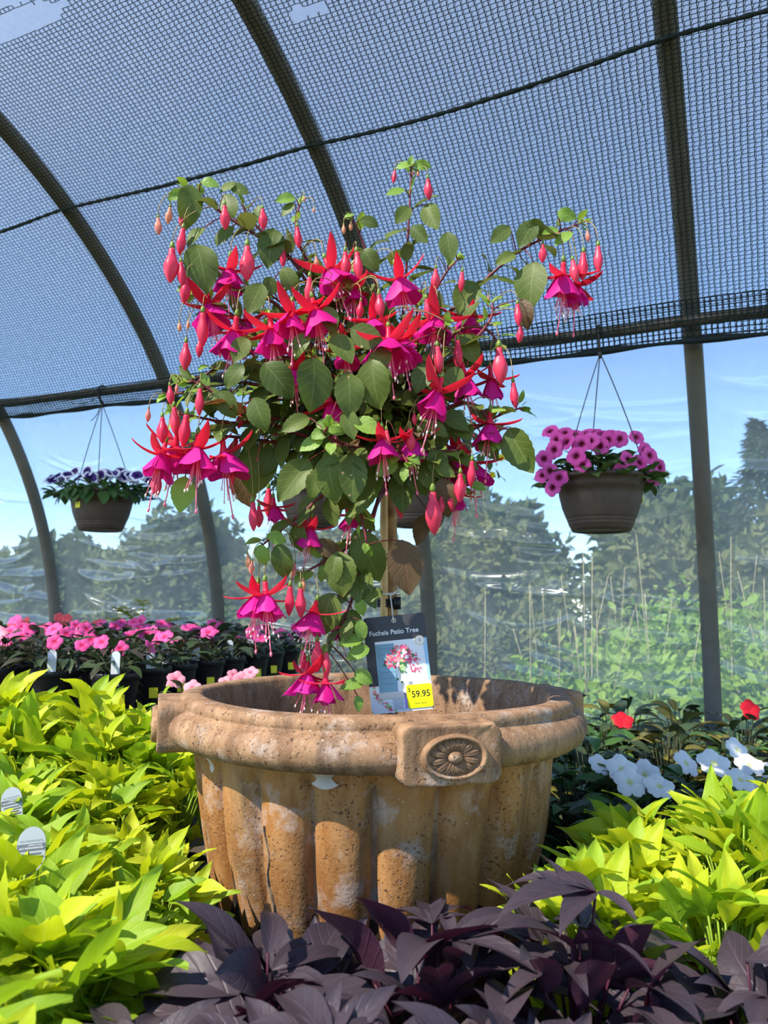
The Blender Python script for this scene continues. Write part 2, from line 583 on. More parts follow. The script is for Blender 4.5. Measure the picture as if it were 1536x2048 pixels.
# ------------------------------------------------------------------ bench
BZ = .76
m_bw = plain('weathered_bench_board', srgb(92, 80, 66), .85, .2, 0, srgb(60, 52, 44), 14)
Ruw = np.stack([UV_, NV_, ZV], 1)
bench = empty('plant_bench', uwz(-.6, 1.2, 0), 'weathered slatted wooden bench under the planter and pots', 'bench')
bl = np.array(bench.location)
nb_ = 15
for i in range(nb_):
    w = .10 + (i + .5) * 2.2 / nb_
    mb = MB()
    mb.box(uwz(-.75, w, BZ - .0125) - bl, (2.15, 2.2 / nb_ * .485, .0125), Ruw)
    mb.obj('board', m_bw, bench, False)
for u in (-2.7, -1.4, -.1, 1.2):
    mb = MB()
    mb.box(uwz(u, 1.2, BZ - .06) - bl, (.03, 1.1, .035), Ruw)
    mb.obj('crossbeam', m_bw, bench, False)
    for w in (.25, 2.15):
        mb = MB()
        mb.box(uwz(u, w, (BZ - .09) / 2) - bl, (.04, .04, (BZ - .09) / 2), Ruw)
        mb.obj('leg', m_bw, bench, False)
# raised display shelf for the impatiens
SZ = 1.075
shelf = empty('display_shelf', (-.9, 2.4, BZ), 'low wooden shelf raised on the bench under the pink impatiens', 'shelf')
sl = np.array(shelf.location)
ex = unit((.30, 1.0, 0))
ey = np.array([-ex[1], ex[0], 0])
Rs = np.stack([ex, ey, ZV], 1)
S0 = np.array([-.60, 1.78, 0])
SLEN, SWID = 1.16, 1.25
for i in range(9):
    mb = MB()
    c = S0 + ex * SLEN / 2 + ey * (i + .5) * SWID / 9
    mb.box(c + ZV * (SZ - .01) - sl, (SLEN / 2, SWID / 9 * .48, .01), Rs)
    mb.obj('board', m_bw, shelf, False)
for a in (.06, SLEN / 2, SLEN - .06):
    mb = MB()
    mb.box(S0 + ex * a + ey * SWID / 2 + ZV * (SZ - .04) - sl, (.02, SWID / 2 - .02, .02), Rs)
    mb.obj('crossbeam', m_bw, shelf, False)
    for b in (.05, SWID - .05):
        mb = MB()
        mb.box(S0 + ex * a + ey * b + ZV * (BZ + SZ - .06) / 2 - sl, (.02, .02, (SZ - .06 - BZ) / 2), Rs)
        mb.obj('leg', m_bw, shelf, False)

# ------------------------------------------------------------------ outdoors
def cloud_leaves(n, cen, rad, size, seed, up=.5):
    """bent leaf blades scattered over the outer part of an ellipsoid"""
    g = np.random.default_rng(seed)
    d = g.normal(size=(n, 3))
    d /= np.linalg.norm(d, axis=1)[:, None]
    d[:, 2] = np.where(d[:, 2] < -.5, -d[:, 2], d[:, 2])
    lump = 1 + .22 * np.sin(d[:, 0] * 7 + seed) * np.cos(d[:, 2] * 6 + d[:, 1] * 5)
    r = (g.random(n) ** .45) * lump
    c = np.asarray(cen) + d * r[:, None] * np.asarray(rad)
    tip = d * .6 + g.normal(size=(n, 3)) * .7 + np.array([0, 0, -.15])
    tip /= np.linalg.norm(tip, axis=1)[:, None]
    nn = d + np.array([0, 0, up]) + g.normal(size=(n, 3)) * .5
    sd_ = np.cross(tip, nn)
    sd_ /= np.linalg.norm(sd_, axis=1)[:, None] + 1e-9
    nn = np.cross(sd_, tip)
    L = size * g.uniform(.6, 1.3, n)[:, None]
    bend = nn * L * .07
    V = np.stack([c, c + tip * L * .28 + sd_ * L * .27 + bend, c + tip * L * .66 + sd_ * L * .22 + bend * .6, c + tip * L - nn * L * .1, c + tip * L * .66 - sd_ * L * .22 + bend * .6, c + tip * L * .28 - sd_ * L * .27 + bend], 1).reshape(-1, 3)
    k6 = np.arange(n)[:, None] * 6
    Fq = np.concatenate([k6 + np.array([[0, 1, 2, 3]]), k6 + np.array([[0, 3, 4, 5]])], 1).reshape(-1, 4)
    return V, Fq
m_bush = leaf_mat('bush_leaf', srgb(136, 172, 56), srgb(176, 202, 84), srgb(166, 190, 90), .4, None, .6)
m_brush = leaf_mat('brush_leaf', srgb(106, 116, 66), srgb(140, 138, 86), srgb(110, 120, 80), .3, None, .7)
m_tree = leaf_mat('tree_leaf', srgb(78, 96, 52), srgb(104, 118, 64), srgb(80, 100, 60), .25, None, .7)
m_conif = leaf_mat('conifer_needle', srgb(62, 82, 50), srgb(80, 100, 62), srgb(60, 80, 56), .15, None, .7)
m_bark = plain('bark', srgb(84, 70, 56), .9, .1, 0, srgb(60, 50, 40), 20)
def bush(kind, label, cat, group, base, rad, n, size, mat, seed):
    r_ = empty(kind, base, label, cat, group)
    mb = MB()
    g = np.random.default_rng(seed + 99)
    for _ in range(7):
        q = g.normal(size=3) * np.array([.5, .5, .3]) * rad
        mb.tube(bez((q[0] * .1, q[1] * .1, -.02), (q[0] * .3, q[1] * .3, rad[2] * .7), (q[0], q[1], rad[2] * 1.2), 6), np.linspace(.02, .004, 6) * max(1, rad[2]), 5)
    mb.obj('stem', m_bark, r_)
    V, Fq = cloud_leaves(n, (0, 0, rad[2] * .98), rad, size, seed)
    me = quick_mesh('foliage', V, Fq, mat)
    uvl = me.uv_layers.new(name='UVMap')
    uvl.data.foreach_set('uv', np.tile(np.array([.5, 0, 1, .28, .9, .66, .5, 1, .5, 0, .5, 1, .1, .66, 0, .28], np.float32), len(Fq) // 2))
    f_ = link('foliage', me, r_)
    f_['kind'] = 'stuff'
    return r_
bi = 0
for row, (wd, n, rz, top) in enumerate(((-1.15, 10, .50, 1.02), (-2.1, 10, .62, 1.22), (-3.2, 8, .75, 1.5))):
    for i in range(n):
        u = -2.6 + i * (5.6 + row * 1.6) / n + rng.uniform(-.2, .2) - row * .5
        pb = uwz(u, wd + rng.uniform(-.25, .25), 0)
        h = top * rng.uniform(.86, 1.1)
        shade_toned = u < -1.2  # left end bushes: the dimmer light there is put into a duller leaf colour
        bush('leafy_bush', ('dull olive bush' if shade_toned else 'bright green leafy bush') + ' growing just outside the plastic' if row < 2 else ('tall dull olive bush' if shade_toned else 'tall bright green bush') + ' behind the lower bushes outside', 'bush',
             ('olive ' if shade_toned else 'green ') + ('bushes outside the plastic sheet' if row < 2 else 'taller bushes behind'), pb, np.array([rz, rz, h / 2]), 2300, .07, m_bush if not shade_toned else m_brush, 300 + bi)
        bi += 1
for i in range(11):
    pb = uwz(-7 + i * 1.25 + rng.uniform(-.3, .3), -4.8 + rng.uniform(-.5, .5), 0)
    h = rng.uniform(1.7, 2.3)
    bush('brush_thicket', 'dull olive thicket of brush behind the green bushes', 'bush', 'brush behind the bushes', pb, np.array([.72, .72, h / 2]), 3000, .13, m_brush, 400 + i)
for i in range(11):
    pb = uwz(-20 + i * 3.2 + rng.uniform(-.15, .15), -10 + rng.uniform(-1.2, 1.2), 0)
    h = rng.uniform(2.5, 3.3)
    bush('leafy_tree', 'dark green leafy tree far behind the greenhouse', 'tree', 'trees far behind', pb, np.array([1.3, 1.3, h / 2]), 6000, .26, m_tree, 500 + i)
def conifer(base, h, seed, label):
    r_ = empty('conifer_tree', base, label, 'tree')
    mb = MB()
    mb.tube([(0, 0, 0), (0, 0, h * .5), (0, 0, h)], [h * .022, h * .014, .01], 8)
    mb.obj('trunk', m_bark, r_)
    g = np.random.default_rng(seed)
    n = 7000
    t = g.random(n) ** .75
    z = h * (.06 + .94 * t)
    a = g.random(n) * 2 * math.pi
    tier = .75 + .25 * np.sin(z / h * 60 + 3 * np.sin(a * 3))
    r = (1 - t) * h * .30 * tier * (.25 + .75 * g.random(n) ** .5)
    c = np.stack([r * np.cos(a), r * np.sin(a), z - r * .25], 1)
    tip = np.stack([np.cos(a), np.sin(a), np.full(n, -.35)], 1) + g.normal(size=(n, 3)) * .35
    tip /= np.linalg.norm(tip, axis=1)[:, None]
    sd_ = np.cross(tip, np.array([0, 0, 1.0]) + g.normal(size=(n, 3)) * .3)
    sd_ /= np.linalg.norm(sd_, axis=1)[:, None]
    L = g.uniform(.10, .22, n)[:, None] * h / 5
    V = np.stack([c, c + tip * L * .5 + sd_ * L * .16, c + tip * L, c + tip * L * .5 - sd_ * L * .16], 1).reshape(-1, 3)
    Fq = np.arange(n * 4).reshape(n, 4)
    me = quick_mesh('foliage', V, Fq, m_conif)
    f_ = link('foliage', me, r_)
    f_['kind'] = 'stuff'
conifer(pix(1530, 1204, 8.4) * np.array([1, 1, 0]), 3.4, 61, 'tall dark conifer outside near the last hoop')
conifer(pix(1440, 1204, 11.5) * np.array([1, 1, 0]), 3.0, 62, 'smaller dark conifer behind the tall conifer')
conifer(pix(1760, 1204, 7.5) * np.array([1, 1, 0]), 4.0, 63, 'broad dark conifer beside the tall conifer')
# dry stalks
m_straw = plain('dry_straw', srgb(206, 190, 150), .85, .15, 0, srgb(170, 150, 112), 30)
for i in range(34):
    px = rng.choice([rng.uniform(880, 1400), rng.uniform(1050, 1290), rng.uniform(1400, 1530)])
    top = rng.uniform(1060, 1260)
    Y = rng.uniform(3.5, 5.0)
    P1 = pix(px, top, Y)
    lean = rng.normal(0, .12, 2)
    P0 = np.array([P1[0] + lean[0], P1[1] + lean[1], 0.0])
    mb = MB()
    pts = bez((0, 0, 0), ((P1 - P0)[0] * .3, (P1 - P0)[1] * .3, P1[2] * .55), P1 - P0, 7)
    mb.tube(pts, np.linspace(.004, .0018, 7), 5)
    o = mb.obj('dry_stalk', m_straw)
    o.location = P0
    tag(o, 'tall dry straw coloured stalk standing among the bushes outside', 'stalk', 'dry stalks outside')
# ------------------------------------------------------------------ stone planter
PC = np.array([-.009, 1.25, BZ])
def stone(rim):
    m_st = NT('antiqued_cast_stone' + ('_rim' if rim else ''))
    tc = m_st.n('ShaderNodeTexCoord')
    ob = tc.outputs['Object']
    stretch = m_st.n('ShaderNodeMapping', Vector=ob)
    stretch.inputs['Scale'].default_value = (1, 1, .35)
    big = m_st.noise(9.0, 4, stretch.outputs[0])
    med = m_st.noise(38.0, 5, stretch.outputs[0], .65)
    fine = m_st.noise(190.0, 4, ob)
    c = m_st.ramp(big, [(.28, srgb(92, 68, 46)), (.44, srgb(138, 92, 48)), (.58, srgb(158, 104, 48)), (.74, srgb(116, 94, 70))])
    c = m_st.mix(m_st.ramp(med, [(.38, (0, 0, 0)), (.72, (1, 1, 1))]), c, srgb(172, 128, 80))
    if rim:      # the rim and its blocks carry a greyer finish than the flutes
        c = m_st.mix(.7, c, m_st.ramp(med, [(.3, srgb(92, 74, 58)), (.7, srgb(166, 134, 104))]))
    # white mineral bloom
    wh = m_st.ramp(m_st.noise(16.0, 6, ob, .7), [(.54, (0, 0, 0)), (.68, (1, 1, 1))])
    c = m_st.mix(m_st.math('MULTIPLY', wh, m_st.math('MULTIPLY', fine, 1.1)), c, srgb(190, 178, 168))
    # dark water stains running down the stone, wherever they happened to run
    stain = m_st.n('ShaderNodeMapping', Vector=ob)
    stain.inputs['Scale'].default_value = (1, 1, .16)
    gl_ = m_st.ramp(m_st.noise(26.0, 5, stain.outputs[0], .6), [(.54, (0, 0, 0)), (.72, (1, 1, 1))])
    c = m_st.mix(m_st.math('MULTIPLY', gl_, .6), c, srgb(66, 50, 40))
    # pits
    pv = m_st.noise(210.0, 2, ob, .6)
    pit = m_st.math('MULTIPLY', m_st.math('MULTIPLY', m_st.math('SUBTRACT', pv, .60), 12.0, clamp=True), m_st.math('MULTIPLY', m_st.math('SUBTRACT', m_st.noise(12.0, 4, ob), .40), 6.0, clamp=True))
    c = m_st.mix(m_st.math('MULTIPLY', pit, .8), c, srgb(58, 40, 30))
    pw = m_st.noise(330.0, 2, ob, .6)
    spk = m_st.math('MULTIPLY', m_st.math('MULTIPLY', m_st.math('SUBTRACT', pw, .66), 20.0, clamp=True), m_st.math('MULTIPLY', m_st.math('SUBTRACT', m_st.noise(9.0, 4, ob), .42), 6.0, clamp=True))
    c = m_st.mix(m_st.math('MULTIPLY', spk, .6), c, srgb(222, 206, 190))
    hgt = m_st.math('SUBTRACT', m_st.math('ADD', m_st.math('MULTIPLY', med, .6), m_st.math('MULTIPLY', fine, .35)), m_st.math('MULTIPLY', pit, .8))
    bs = m_st.n('ShaderNodeBsdfPrincipled', Base_Color=c, Roughness=.72, Normal=m_st.bump(hgt, .55, .004))
    bs.inputs['Specular IOR Level'].default_value = .3
    return m_st.surf(bs)
m_st, m_str_ = stone(False), stone(True)

planter = empty('fluted_planter', PC, 'large brown fluted cast stone planter with flower medallions holding the fuchsia', 'planter')
# fluted body
zb = np.array([0, .012, .03, .06, .10, .15, .20, .25, .30, .335, .350, .360, .367, .373, .380, .388])
Rb = np.interp(zb, [0, .03, .06, .10, .164, .25, .30, .36, .388], [.176, .190, .204, .220, .245, .264, .2705, .277, .279])
NFL, SUB = 20, 14
na_ = NFL * SUB
ang = np.arange(na_) / na_ * 2 * math.pi - math.pi / 2
ph = (np.arange(na_) % SUB) / SUB * 2 - 1          # -1 at the groove
jit = rng.normal(0, .0016, (NFL,))[np.arange(na_) // SUB]
dep = np.interp(zb, [0, .02, .30, .352, .365, .376], [.0, .031, .031, .029, .016, .0])
bulge = 1 - np.sqrt(np.maximum(0, 1 - np.abs(ph) ** 2.2 * .985))
P = np.zeros((len(zb), na_, 3))
uvb = np.zeros((len(zb), na_, 2))
for i, z in enumerate(zb):
    r = Rb[i] - dep[i] * bulge + jit * (dep[i] / .031)
    r = r + .0015 * np.sin(ang * 3 + z * 30)
    P[i] = np.stack([r * np.cos(ang), r * np.sin(ang), np.full(na_, z)], 1)
    uvb[i, :, 0] = np.where(dep[i] > .004, np.abs(ph + .12 * (1 - np.abs(ph))), .5 if z < .35 else .78)
    uvb[i, :, 1] = z
mb = MB()
mb.grid(P, uvb, 0, wrap=True)
mb.f.append(tuple(range(na_ - 1, -1, -1)))
mb.mi.append(0)
mb.obj('fluted_body', m_st, planter)
mb = MB()
rp = [(.262, .352), (.276, .362), (.294, .3645), (.309, .370), (.3195, .381), (.3245, .395), (.323, .409), (.3155, .421), (.3055, .4275), (.3025, .4305), (.3035, .4345), (.3035, .443), (.301, .4485), (.2965, .4505), (.276, .4505), (.2705, .449), (.2675, .444), (.262, .41), (.254, .34), (.243, .26), (.232, .19)]
rp = [(r, .4505 - (.4505 - z) * .80) if i <= 13 else (r, z) for i, (r, z) in enumerate(rp)]
nr = 160
th = np.linspace(0, 2 * math.pi, nr, endpoint=False)
P = np.zeros((len(rp), nr, 3))
uvr = np.zeros((len(rp), nr, 2))
for i, (r, z) in enumerate(rp):
    rr = r + .0018 * np.sin(th * 5 + i * .3) * np.cos(th * 2)
    P[i] = np.stack([rr * np.cos(th), rr * np.sin(th), np.full(nr, z + .0012 * math.sin(i) + .001 * np.sin(th * 4))], 1)
    uvr[i, :, 0] = .86 if i in (8, 9, 0, 1) else .4
mb.grid(P, uvr, 0, wrap=True)
mb.obj('rim', m_str_, planter)
# pale chipped scar running down one flute
mb = MB()
zs_ = np.linspace(.115, .305, 26)
gz = np.random.default_rng(8)
sc_ = np.zeros((26, 4, 3))
for i, z in enumerate(zs_):
    a = math.radians(-90 - 31) + .012 * math.sin(i * .7) + gz.normal(0, .003)
    w_ = (.011 * math.sin(math.pi * (i + .5) / 26) * gz.uniform(.35, 1.2)) + .001
    r = np.interp(z, zb, Rb) - .0030
    for j, q in enumerate((-1, -.3, .4, 1)):
        rr = r + (.0019 if j in (1, 2) else -.002) + gz.normal(0, .0005)
        sc_[i, j] = (rr * math.cos(a + q * w_), rr * math.sin(a + q * w_), z)
mb.grid(sc_)
mb.obj('chipped_scar', plain('bare_chipped_stone', srgb(150, 136, 118), .9, .1, 0, srgb(96, 78, 60), 140), planter)
m_soil = plain('dark_potting_soil', srgb(46, 36, 28), .95, .1, 0, srgb(24, 19, 15), 90)
mb = MB()
mb.lathe([(0.0, .215), (.12, .212), (.2, .205), (.236, .195), (.236, .06), (0, .06)], 48)
mb.obj('soil', m_soil, planter)

def plate_mesh(w, h, d, r, seed):
    """rounded slab, face on -Y, thickness d, slightly worn outline"""
    g = np.random.default_rng(seed)
    pts = []
    for cx, cz, a0 in ((w - r, h - r, 0), (-w + r, h - r, 90), (-w + r, -h + r, 180), (w - r, -h + r, 270)):
        for a in np.linspace(a0, a0 + 90, 6):
            pts.append((cx + r * math.cos(math.radians(a)), cz + r * math.sin(math.radians(a))))
    out = []
    for i in range(len(pts)):
        a, b = np.array(pts[i]), np.array(pts[(i + 1) % len(pts)])
        k = max(1, int(np.linalg.norm(b - a) / .008))
        for j in range(k):
            out.append(a + (b - a) * j / k)
    out = np.array(out)
    out += g.normal(0, .0006, out.shape)
    n = len(out)
    rings = []
    for (sc, y) in ((1.0, d), (1.0, .004), (.985, .001), (.95, 0.0), (.86, .0006), (.6, .0016), (.3, .002), (.02, .002)):
        rings.append(np.stack([out[:, 0] * sc, np.full(n, y), out[:, 1] * sc], 1))
    uvp = np.zeros((len(rings), n, 2))
    uvp[..., 0] = .4
    uvp[3, :, 0] = .62
    mb = MB()
    mb.grid(np.array(rings)[:, ::-1], uvp, 0, wrap=True)
    return mb
bw, bh = .063, .0345
blk = plate_mesh(bw, bh, .05, .012, 3).mesh('corner_block', m_str_)
# medallion: raised rim ring, dished ground, carved petals, dome
mb = MB()
ring = []
nE = 48
ea = np.linspace(0, 2 * math.pi, nE, endpoint=False)
for (s, y) in ((1.10, .004), (1.08, -.002), (1.03, -.0058), (.97, -.0066), (.91, -.005), (.87, -.001), (.5, .0005), (.05, .0005)):
    ring.append(np.stack([.0385 * s * np.cos(ea), np.full(nE, y), .0240 * s * np.sin(ea)], 1))
uvp = np.zeros((8, nE, 2))
uvp[5:7, :, 0] = .93
uvp[:5, :, 0] = .45
mb.grid(np.array(ring)[:, ::-1], uvp, 0, wrap=True)
me_med = mb.mesh('medallion', m_str_)
mb = MB()
pl = []
for i, t in enumerate(np.linspace(0, 1, 7)):
    hw = .0042 * (math.sin(math.pi * min(1, t * .86 + .07)) ** .7)
    row = []
    for q in np.linspace(-1, 1, 7):
        y = -(.0048 * (1 - q * q) ** .5 * math.sin(math.pi * (t * .9 + .05)) ** .6) + (.0018 if abs(q) < .2 else 0)
        row.append((q * hw, t, y))
    pl.append(row)
pl = np.array(pl)
# local: x across, y along (0..1, scaled per petal), z depth (towards -)
mb.grid(pl[..., [0, 1, 2]], np.full((7, 7, 2), .45))
me_pet = mb.mesh('carved_petal', m_str_)
mb = MB()
mb.lathe([(.0001, -.0085), (.004, -.0080), (.0075, -.006), (.0095, -.002), (.0098, .002)], 20)
me_dome = mb.mesh('carved_centre', m_str_)
for q in range(4):
    a = math.radians(-90 + 16 + 90 * q)
    R3 = Matrix.Rotation(a + math.pi / 2, 4, 'Z')
    bo = link('corner_block', blk, planter, Matrix.Translation((.3345 * math.cos(a), .3345 * math.sin(a), .4125)) @ R3)
    md = link('medallion', me_med, bo, Matrix.Translation((0.002, -.001, -.002)))
    for j in range(16):
        b = 2 * math.pi * (j + .5) / 16
        ca, sa = math.cos(b), math.sin(b)
        L = 1 / math.sqrt((ca / .0335) ** 2 + (sa / .0215) ** 2)
        r0 = 1 / math.sqrt((ca / .0095) ** 2 + (sa / .0072) ** 2)
        # local y -> radial in XZ plane, x -> tangent, z -> Y axis
        Mx = Matrix(((-sa * 1.05, ca * (L - r0), 0, ca * r0 + .002), (0, 0, 1, -.0015), (ca * 1.05, sa * (L - r0), 0, sa * r0 - .002), (0, 0, 0, 1)))
        link('carved_petal', me_pet, bo, Mx)
    link('carved_centre', me_dome, bo, Matrix(((1, 0, 0, .002), (0, 0, 1, -.001), (0, .76, 0, -.002), (0, 0, 0, 1))))
# cobweb tucked under the rim
m_web = NT('white_cobweb')
d_ = m_web.n('ShaderNodeBsdfDiffuse', Color=(.75, .78, .76))
t_ = m_web.n('ShaderNodeBsdfTransparent')
m_web = m_web.surf(m_web.n('ShaderNodeMixShader', _0=m_web.ramp(m_web.noise(160.0, 4), [(.35, (.15, .15, .15)), (.65, (.8, .8, .8))]), _1=t_, _2=d_))
for (px, py, w, h, lab) in ((656, 1532, .017, .011, 'white cobweb patch under the planter rim beside the corner block'), (412, 1500, .007, .012, 'small torn cobweb under the planter rim near the edge block')):
    c0 = pix(px, py, 1.0)
    a = math.atan2(-(1.25 - .99), c0[0] - PC[0])
    a = math.asin(max(-.98, min(.98, (c0[0] - PC[0]) / .275)))
    mb = MB()
    g = np.zeros((6, 8, 3))
    for i in range(6):
        for j in range(8):
            t, q = i / 5, j / 7 * 2 - 1
            wv = w * (1 - .45 * math.sin(math.pi * t)) * q / .28
            rr = .284 + .014 * (1 - t) - .004 * math.sin(math.pi * t)
            g[i, j] = (rr * math.sin(a + wv), -rr * math.cos(a + wv), .384 - 2 * h * t + .006 * q * q * t)
    mb.grid(g)
    o = mb.obj('cobweb', m_web)
    o.location = PC
    tag(o, lab, 'cobweb')

# ------------------------------------------------------------------ leaf shapes
def blade(prof, W=.5, nv=10, nu=5, a0=.15, droop=.5, fold=.2, wav=.03, ph=0.0, serr=0.0, back=0.0, twist=0.0):
    tt = np.linspace(0, 1, nv)
    an = a0 - droop * tt
    st = 1.0 / (nv - 1)
    y = np.concatenate([[0], np.cumsum(np.cos(an[:-1]) * st)])
    z = np.concatenate([[0], np.cumsum(np.sin(an[:-1]) * st)])
    half = np.interp(tt, prof[0], prof[1]) * W
    us_ = np.linspace(-1, 1, nu)
    P = np.zeros((nv, nu, 3))
    for i in range(nv):
        nrm = np.array([0, -math.sin(an[i]), math.cos(an[i])])
        for j, u in enumerate(us_):
            hw = half[i] * (1 + (serr * (1 if i % 2 else -1) if abs(u) > .99 else 0))
            x = u * hw
            up = fold * abs(x) + wav * abs(u) ** 2 * math.sin(tt[i] * 9 + ph + (1.7 if u > 0 else 0)) + twist * u * hw * tt[i]
            P[i, j] = np.array([x, y[i] - back * u * u * math.exp(-tt[i] * 9), z[i]]) + nrm * up
    uv = np.stack(np.meshgrid(us_ * .5 + .5, tt), -1)
    return P, uv
def blades_mesh(name, specs, mat):
    mb = MB()
    for (P, uv, rot, sc, dz) in specs:
        c_, s_ = math.cos(rot), math.sin(rot)
        Q = P * sc
        X = Q[..., 0] * c_ + Q[..., 1] * s_
        Y = -Q[..., 0] * s_ + Q[..., 1] * c_
        mb.grid(np.stack([X, Y, Q[..., 2] + dz], -1), uv)
    return mb
OVAL = ([0, .05, .15, .3, .45, .6, .75, .88, .96, 1], [.05, .36, .72, .95, 1, .9, .68, .36, .13, 0])
LANCE = ([0, .06, .2, .4, .55, .75, .9, 1], [.1, .4, .8, 1, .95, .6, .25, 0])

# ------------------------------------------------------------------ fuchsia patio tree
m_fl = leaf_mat('fuchsia_leaf', srgb(74, 92, 36), srgb(104, 118, 50), srgb(138, 148, 84), .24, srgb(130, 150, 40), .5, .28, spots=srgb(196, 160, 118), veins=6, back=srgb(120, 128, 82), bump=.10)
m_fy = leaf_mat('young_fuchsia_leaf', srgb(112, 146, 58), srgb(146, 178, 74), srgb(166, 190, 100), .35, srgb(170, 200, 50), .45, .35, veins=5)
m_fb = leaf_mat('bronzed_fuchsia_leaf', srgb(84, 72, 44), srgb(108, 84, 54), srgb(132, 84, 66), .3, srgb(150, 90, 40), .5, .3, veins=6)
m_sep = petal_mat('red_sepal', srgb(238, 34, 66), srgb(246, 60, 84), .32)
m_tub = petal_mat('red_tube', srgb(222, 26, 66), srgb(232, 40, 78), .2, .4)
m_cor = petal_mat('magenta_petal', srgb(236, 40, 160), srgb(214, 18, 130), .38)
m_bud = petal_mat('pink_bud', srgb(232, 50, 88), srgb(240, 78, 104), .25, .38)
m_bud2 = petal_mat('pale_young_bud', srgb(236, 138, 128), srgb(228, 170, 120), .3, .42)
m_ova = plain('green_ovary', srgb(122, 140, 52), .4, .4, 0, srgb(90, 120, 40), 80)
m_sta = plain('pink_filament', srgb(244, 120, 142), .5, .3)
m_ant = plain('pale_anther', srgb(250, 226, 214), .6, .2)
m_twig = plain('red_twig', srgb(124, 40, 50), .5, .35, 0, srgb(92, 44, 40), 40)
m_ped = plain('green_pedicel', srgb(156, 150, 84), .5, .3, 0, srgb(150, 96, 76), 50)
m_wood = plain('pale_woody_stem', srgb(190, 152, 104), .8, .2, 0, srgb(136, 104, 70), 60)
m_bamb = plain('bamboo_stake', srgb(226, 190, 122), .5, .35, 0, srgb(196, 158, 96), 30)
m_black = plain('black_plastic', (.012, .012, .013), .45, .4)
TY = 1.25
TB = pix(775, 1400, TY)
TB[2] = BZ + .205
fuchsia = empty('fuchsia_tree', TB, 'fuchsia patio tree with red and magenta hanging flowers growing in the stone planter', 'plant')
def fl(p):
    return np.asarray(p) - TB

# leaf variants (unit length)
FLEAF = []
for i, (W, droop, fold, wav, serr) in enumerate(((.30, .35, .16, .012, .035), (.33, .6, .2, .015, .03), (.27, .9, .28, .02, .035), (.29, .2, .35, .02, .04), (.32, .75, .1, .03, .03))):
    FLEAF.append(blade(OVAL, W, 15, 5, .12, droop, fold, wav, i * 1.3, serr, .02))
def fleaf_mesh(i, m):
    mb = MB()
    mb.grid(*FLEAF[i])
    return mb.mesh('leaf', m)
FM = {k: [fleaf_mesh(i, m) for i in range(5)] for k, m in (('g', m_fl), ('y', m_fy), ('b', m_fb))}

# flower sub-meshes, hanging along -Z, metres
def sepal_mesh(flare, curl):
    n, P, uv = 10, [], []
    L, y, z, a = .048, .0035, -.026, flare
    for i, t in enumerate(np.linspace(0, 1, n)):
        hw = .0076 * np.interp(t, [0, .15, .4, .7, .9, 1], [.65, .9, 1, .72, .3, 0])
        nrm = np.array([0, -math.sin(a), math.cos(a)])
        row = []
        for u in np.linspace(-1, 1, 5):
            row.append(np.array([u * hw, y, z]) + nrm * (-.0018 * u * u * (1 if t < .9 else 0)))
        P.append(row)
        uv.append([(u * .5 + .5, t) for u in np.linspace(-1, 1, 5)])
        y += math.cos(a) * L / (n - 1)
        z += math.sin(a) * L / (n - 1)
        a += curl / (n - 1)
    mb = MB()
    mb.grid(np.array(P), np.array(uv))
    return mb.mesh('sepal', m_sep)
def petal_mesh(open_, seed):
    nv, nu = 7, 9
    P = np.zeros((nv, nu, 3))
    uv = np.zeros((nv, nu, 2))
    for i, t in enumerate(np.linspace(0, 1, nv)):
        R = .0045 + open_ * (t ** .85)
        for j, u in enumerate(np.linspace(-1, 1, nu)):
            a = u * (.95 - .05 * t)
            rr = R * (1 + .10 * math.cos(u * 3 + seed) * t) - .0015 * (1 - abs(u))
            zz = -.027 - .034 * t * (1 - .16 * u * u) + .0022 * math.sin(u * 5 + seed) * t
            P[i, j] = (rr * math.sin(a), rr * math.cos(a), zz)
            uv[i, j] = (u * .5 + .5, t)
    mb = MB()
    mb.grid(P, uv)
    return mb.mesh('petal', m_cor)
mb = MB()
mb.lathe([(.0001, -.0075), (.0031, -.009), (.0036, -.012), (.0034, -.016), (.0044, -.021), (.0056, -.0255), (.0052, -.029), (.002, -.031)], 12)
me_tube = mb.mesh('flower', m_tub)
mb = MB()
mb.lathe([(.0001, .0015), (.0013, .0005), (.0026, -.002), (.0032, -.005), (.0026, -.0085), (.0001, -.009)], 10)
me_ova = mb.mesh('ovary', m_ova)
me_sta = []
for sd_ in range(3):
    g = np.random.default_rng(40 + sd_)
    mb = MB()
    for j in range(7):
        a = 2 * math.pi * j / 7 + g.uniform(-.3, .3)
        L = g.uniform(.040, .062)
        sp = g.uniform(.006, .014)
        e = np.array([sp * math.cos(a), sp * math.sin(a), -.027 - L])
        mb.tube(bez((.0015 * math.cos(a), .0015 * math.sin(a), -.03), (e[0] * .4, e[1] * .4, -.03 - L * .55), e, 5), .00055, 4)
        mb.tube([e + [0, 0, .0018], e, e - [0, 0, .0028]], [.0008, .0014, .0007], 5, mi=1)
    e = np.array([g.uniform(-.006, .006), g.uniform(-.006, .006), -.027 - .080])
    mb.tube(bez((0, 0, -.03), (0, 0, -.07), e, 6), .00085, 5)
    mb.tube([e + [0, 0, .003], e, e - [0, 0, .0035]], [.0009, .002, .0012], 6)
    me_sta.append(mb.mesh('stamens', [m_sta, m_ant]))
SEP = [[sepal_mesh(fl_, cu) for _ in range(1)][0] for fl_, cu in ((-.1, .45), (.08, .6), (.32, .55), (-.3, .5))]
PET = [[petal_mesh(op, k + 3 * i) for k in range(2)] for i, op in enumerate((.019, .013, .024))]
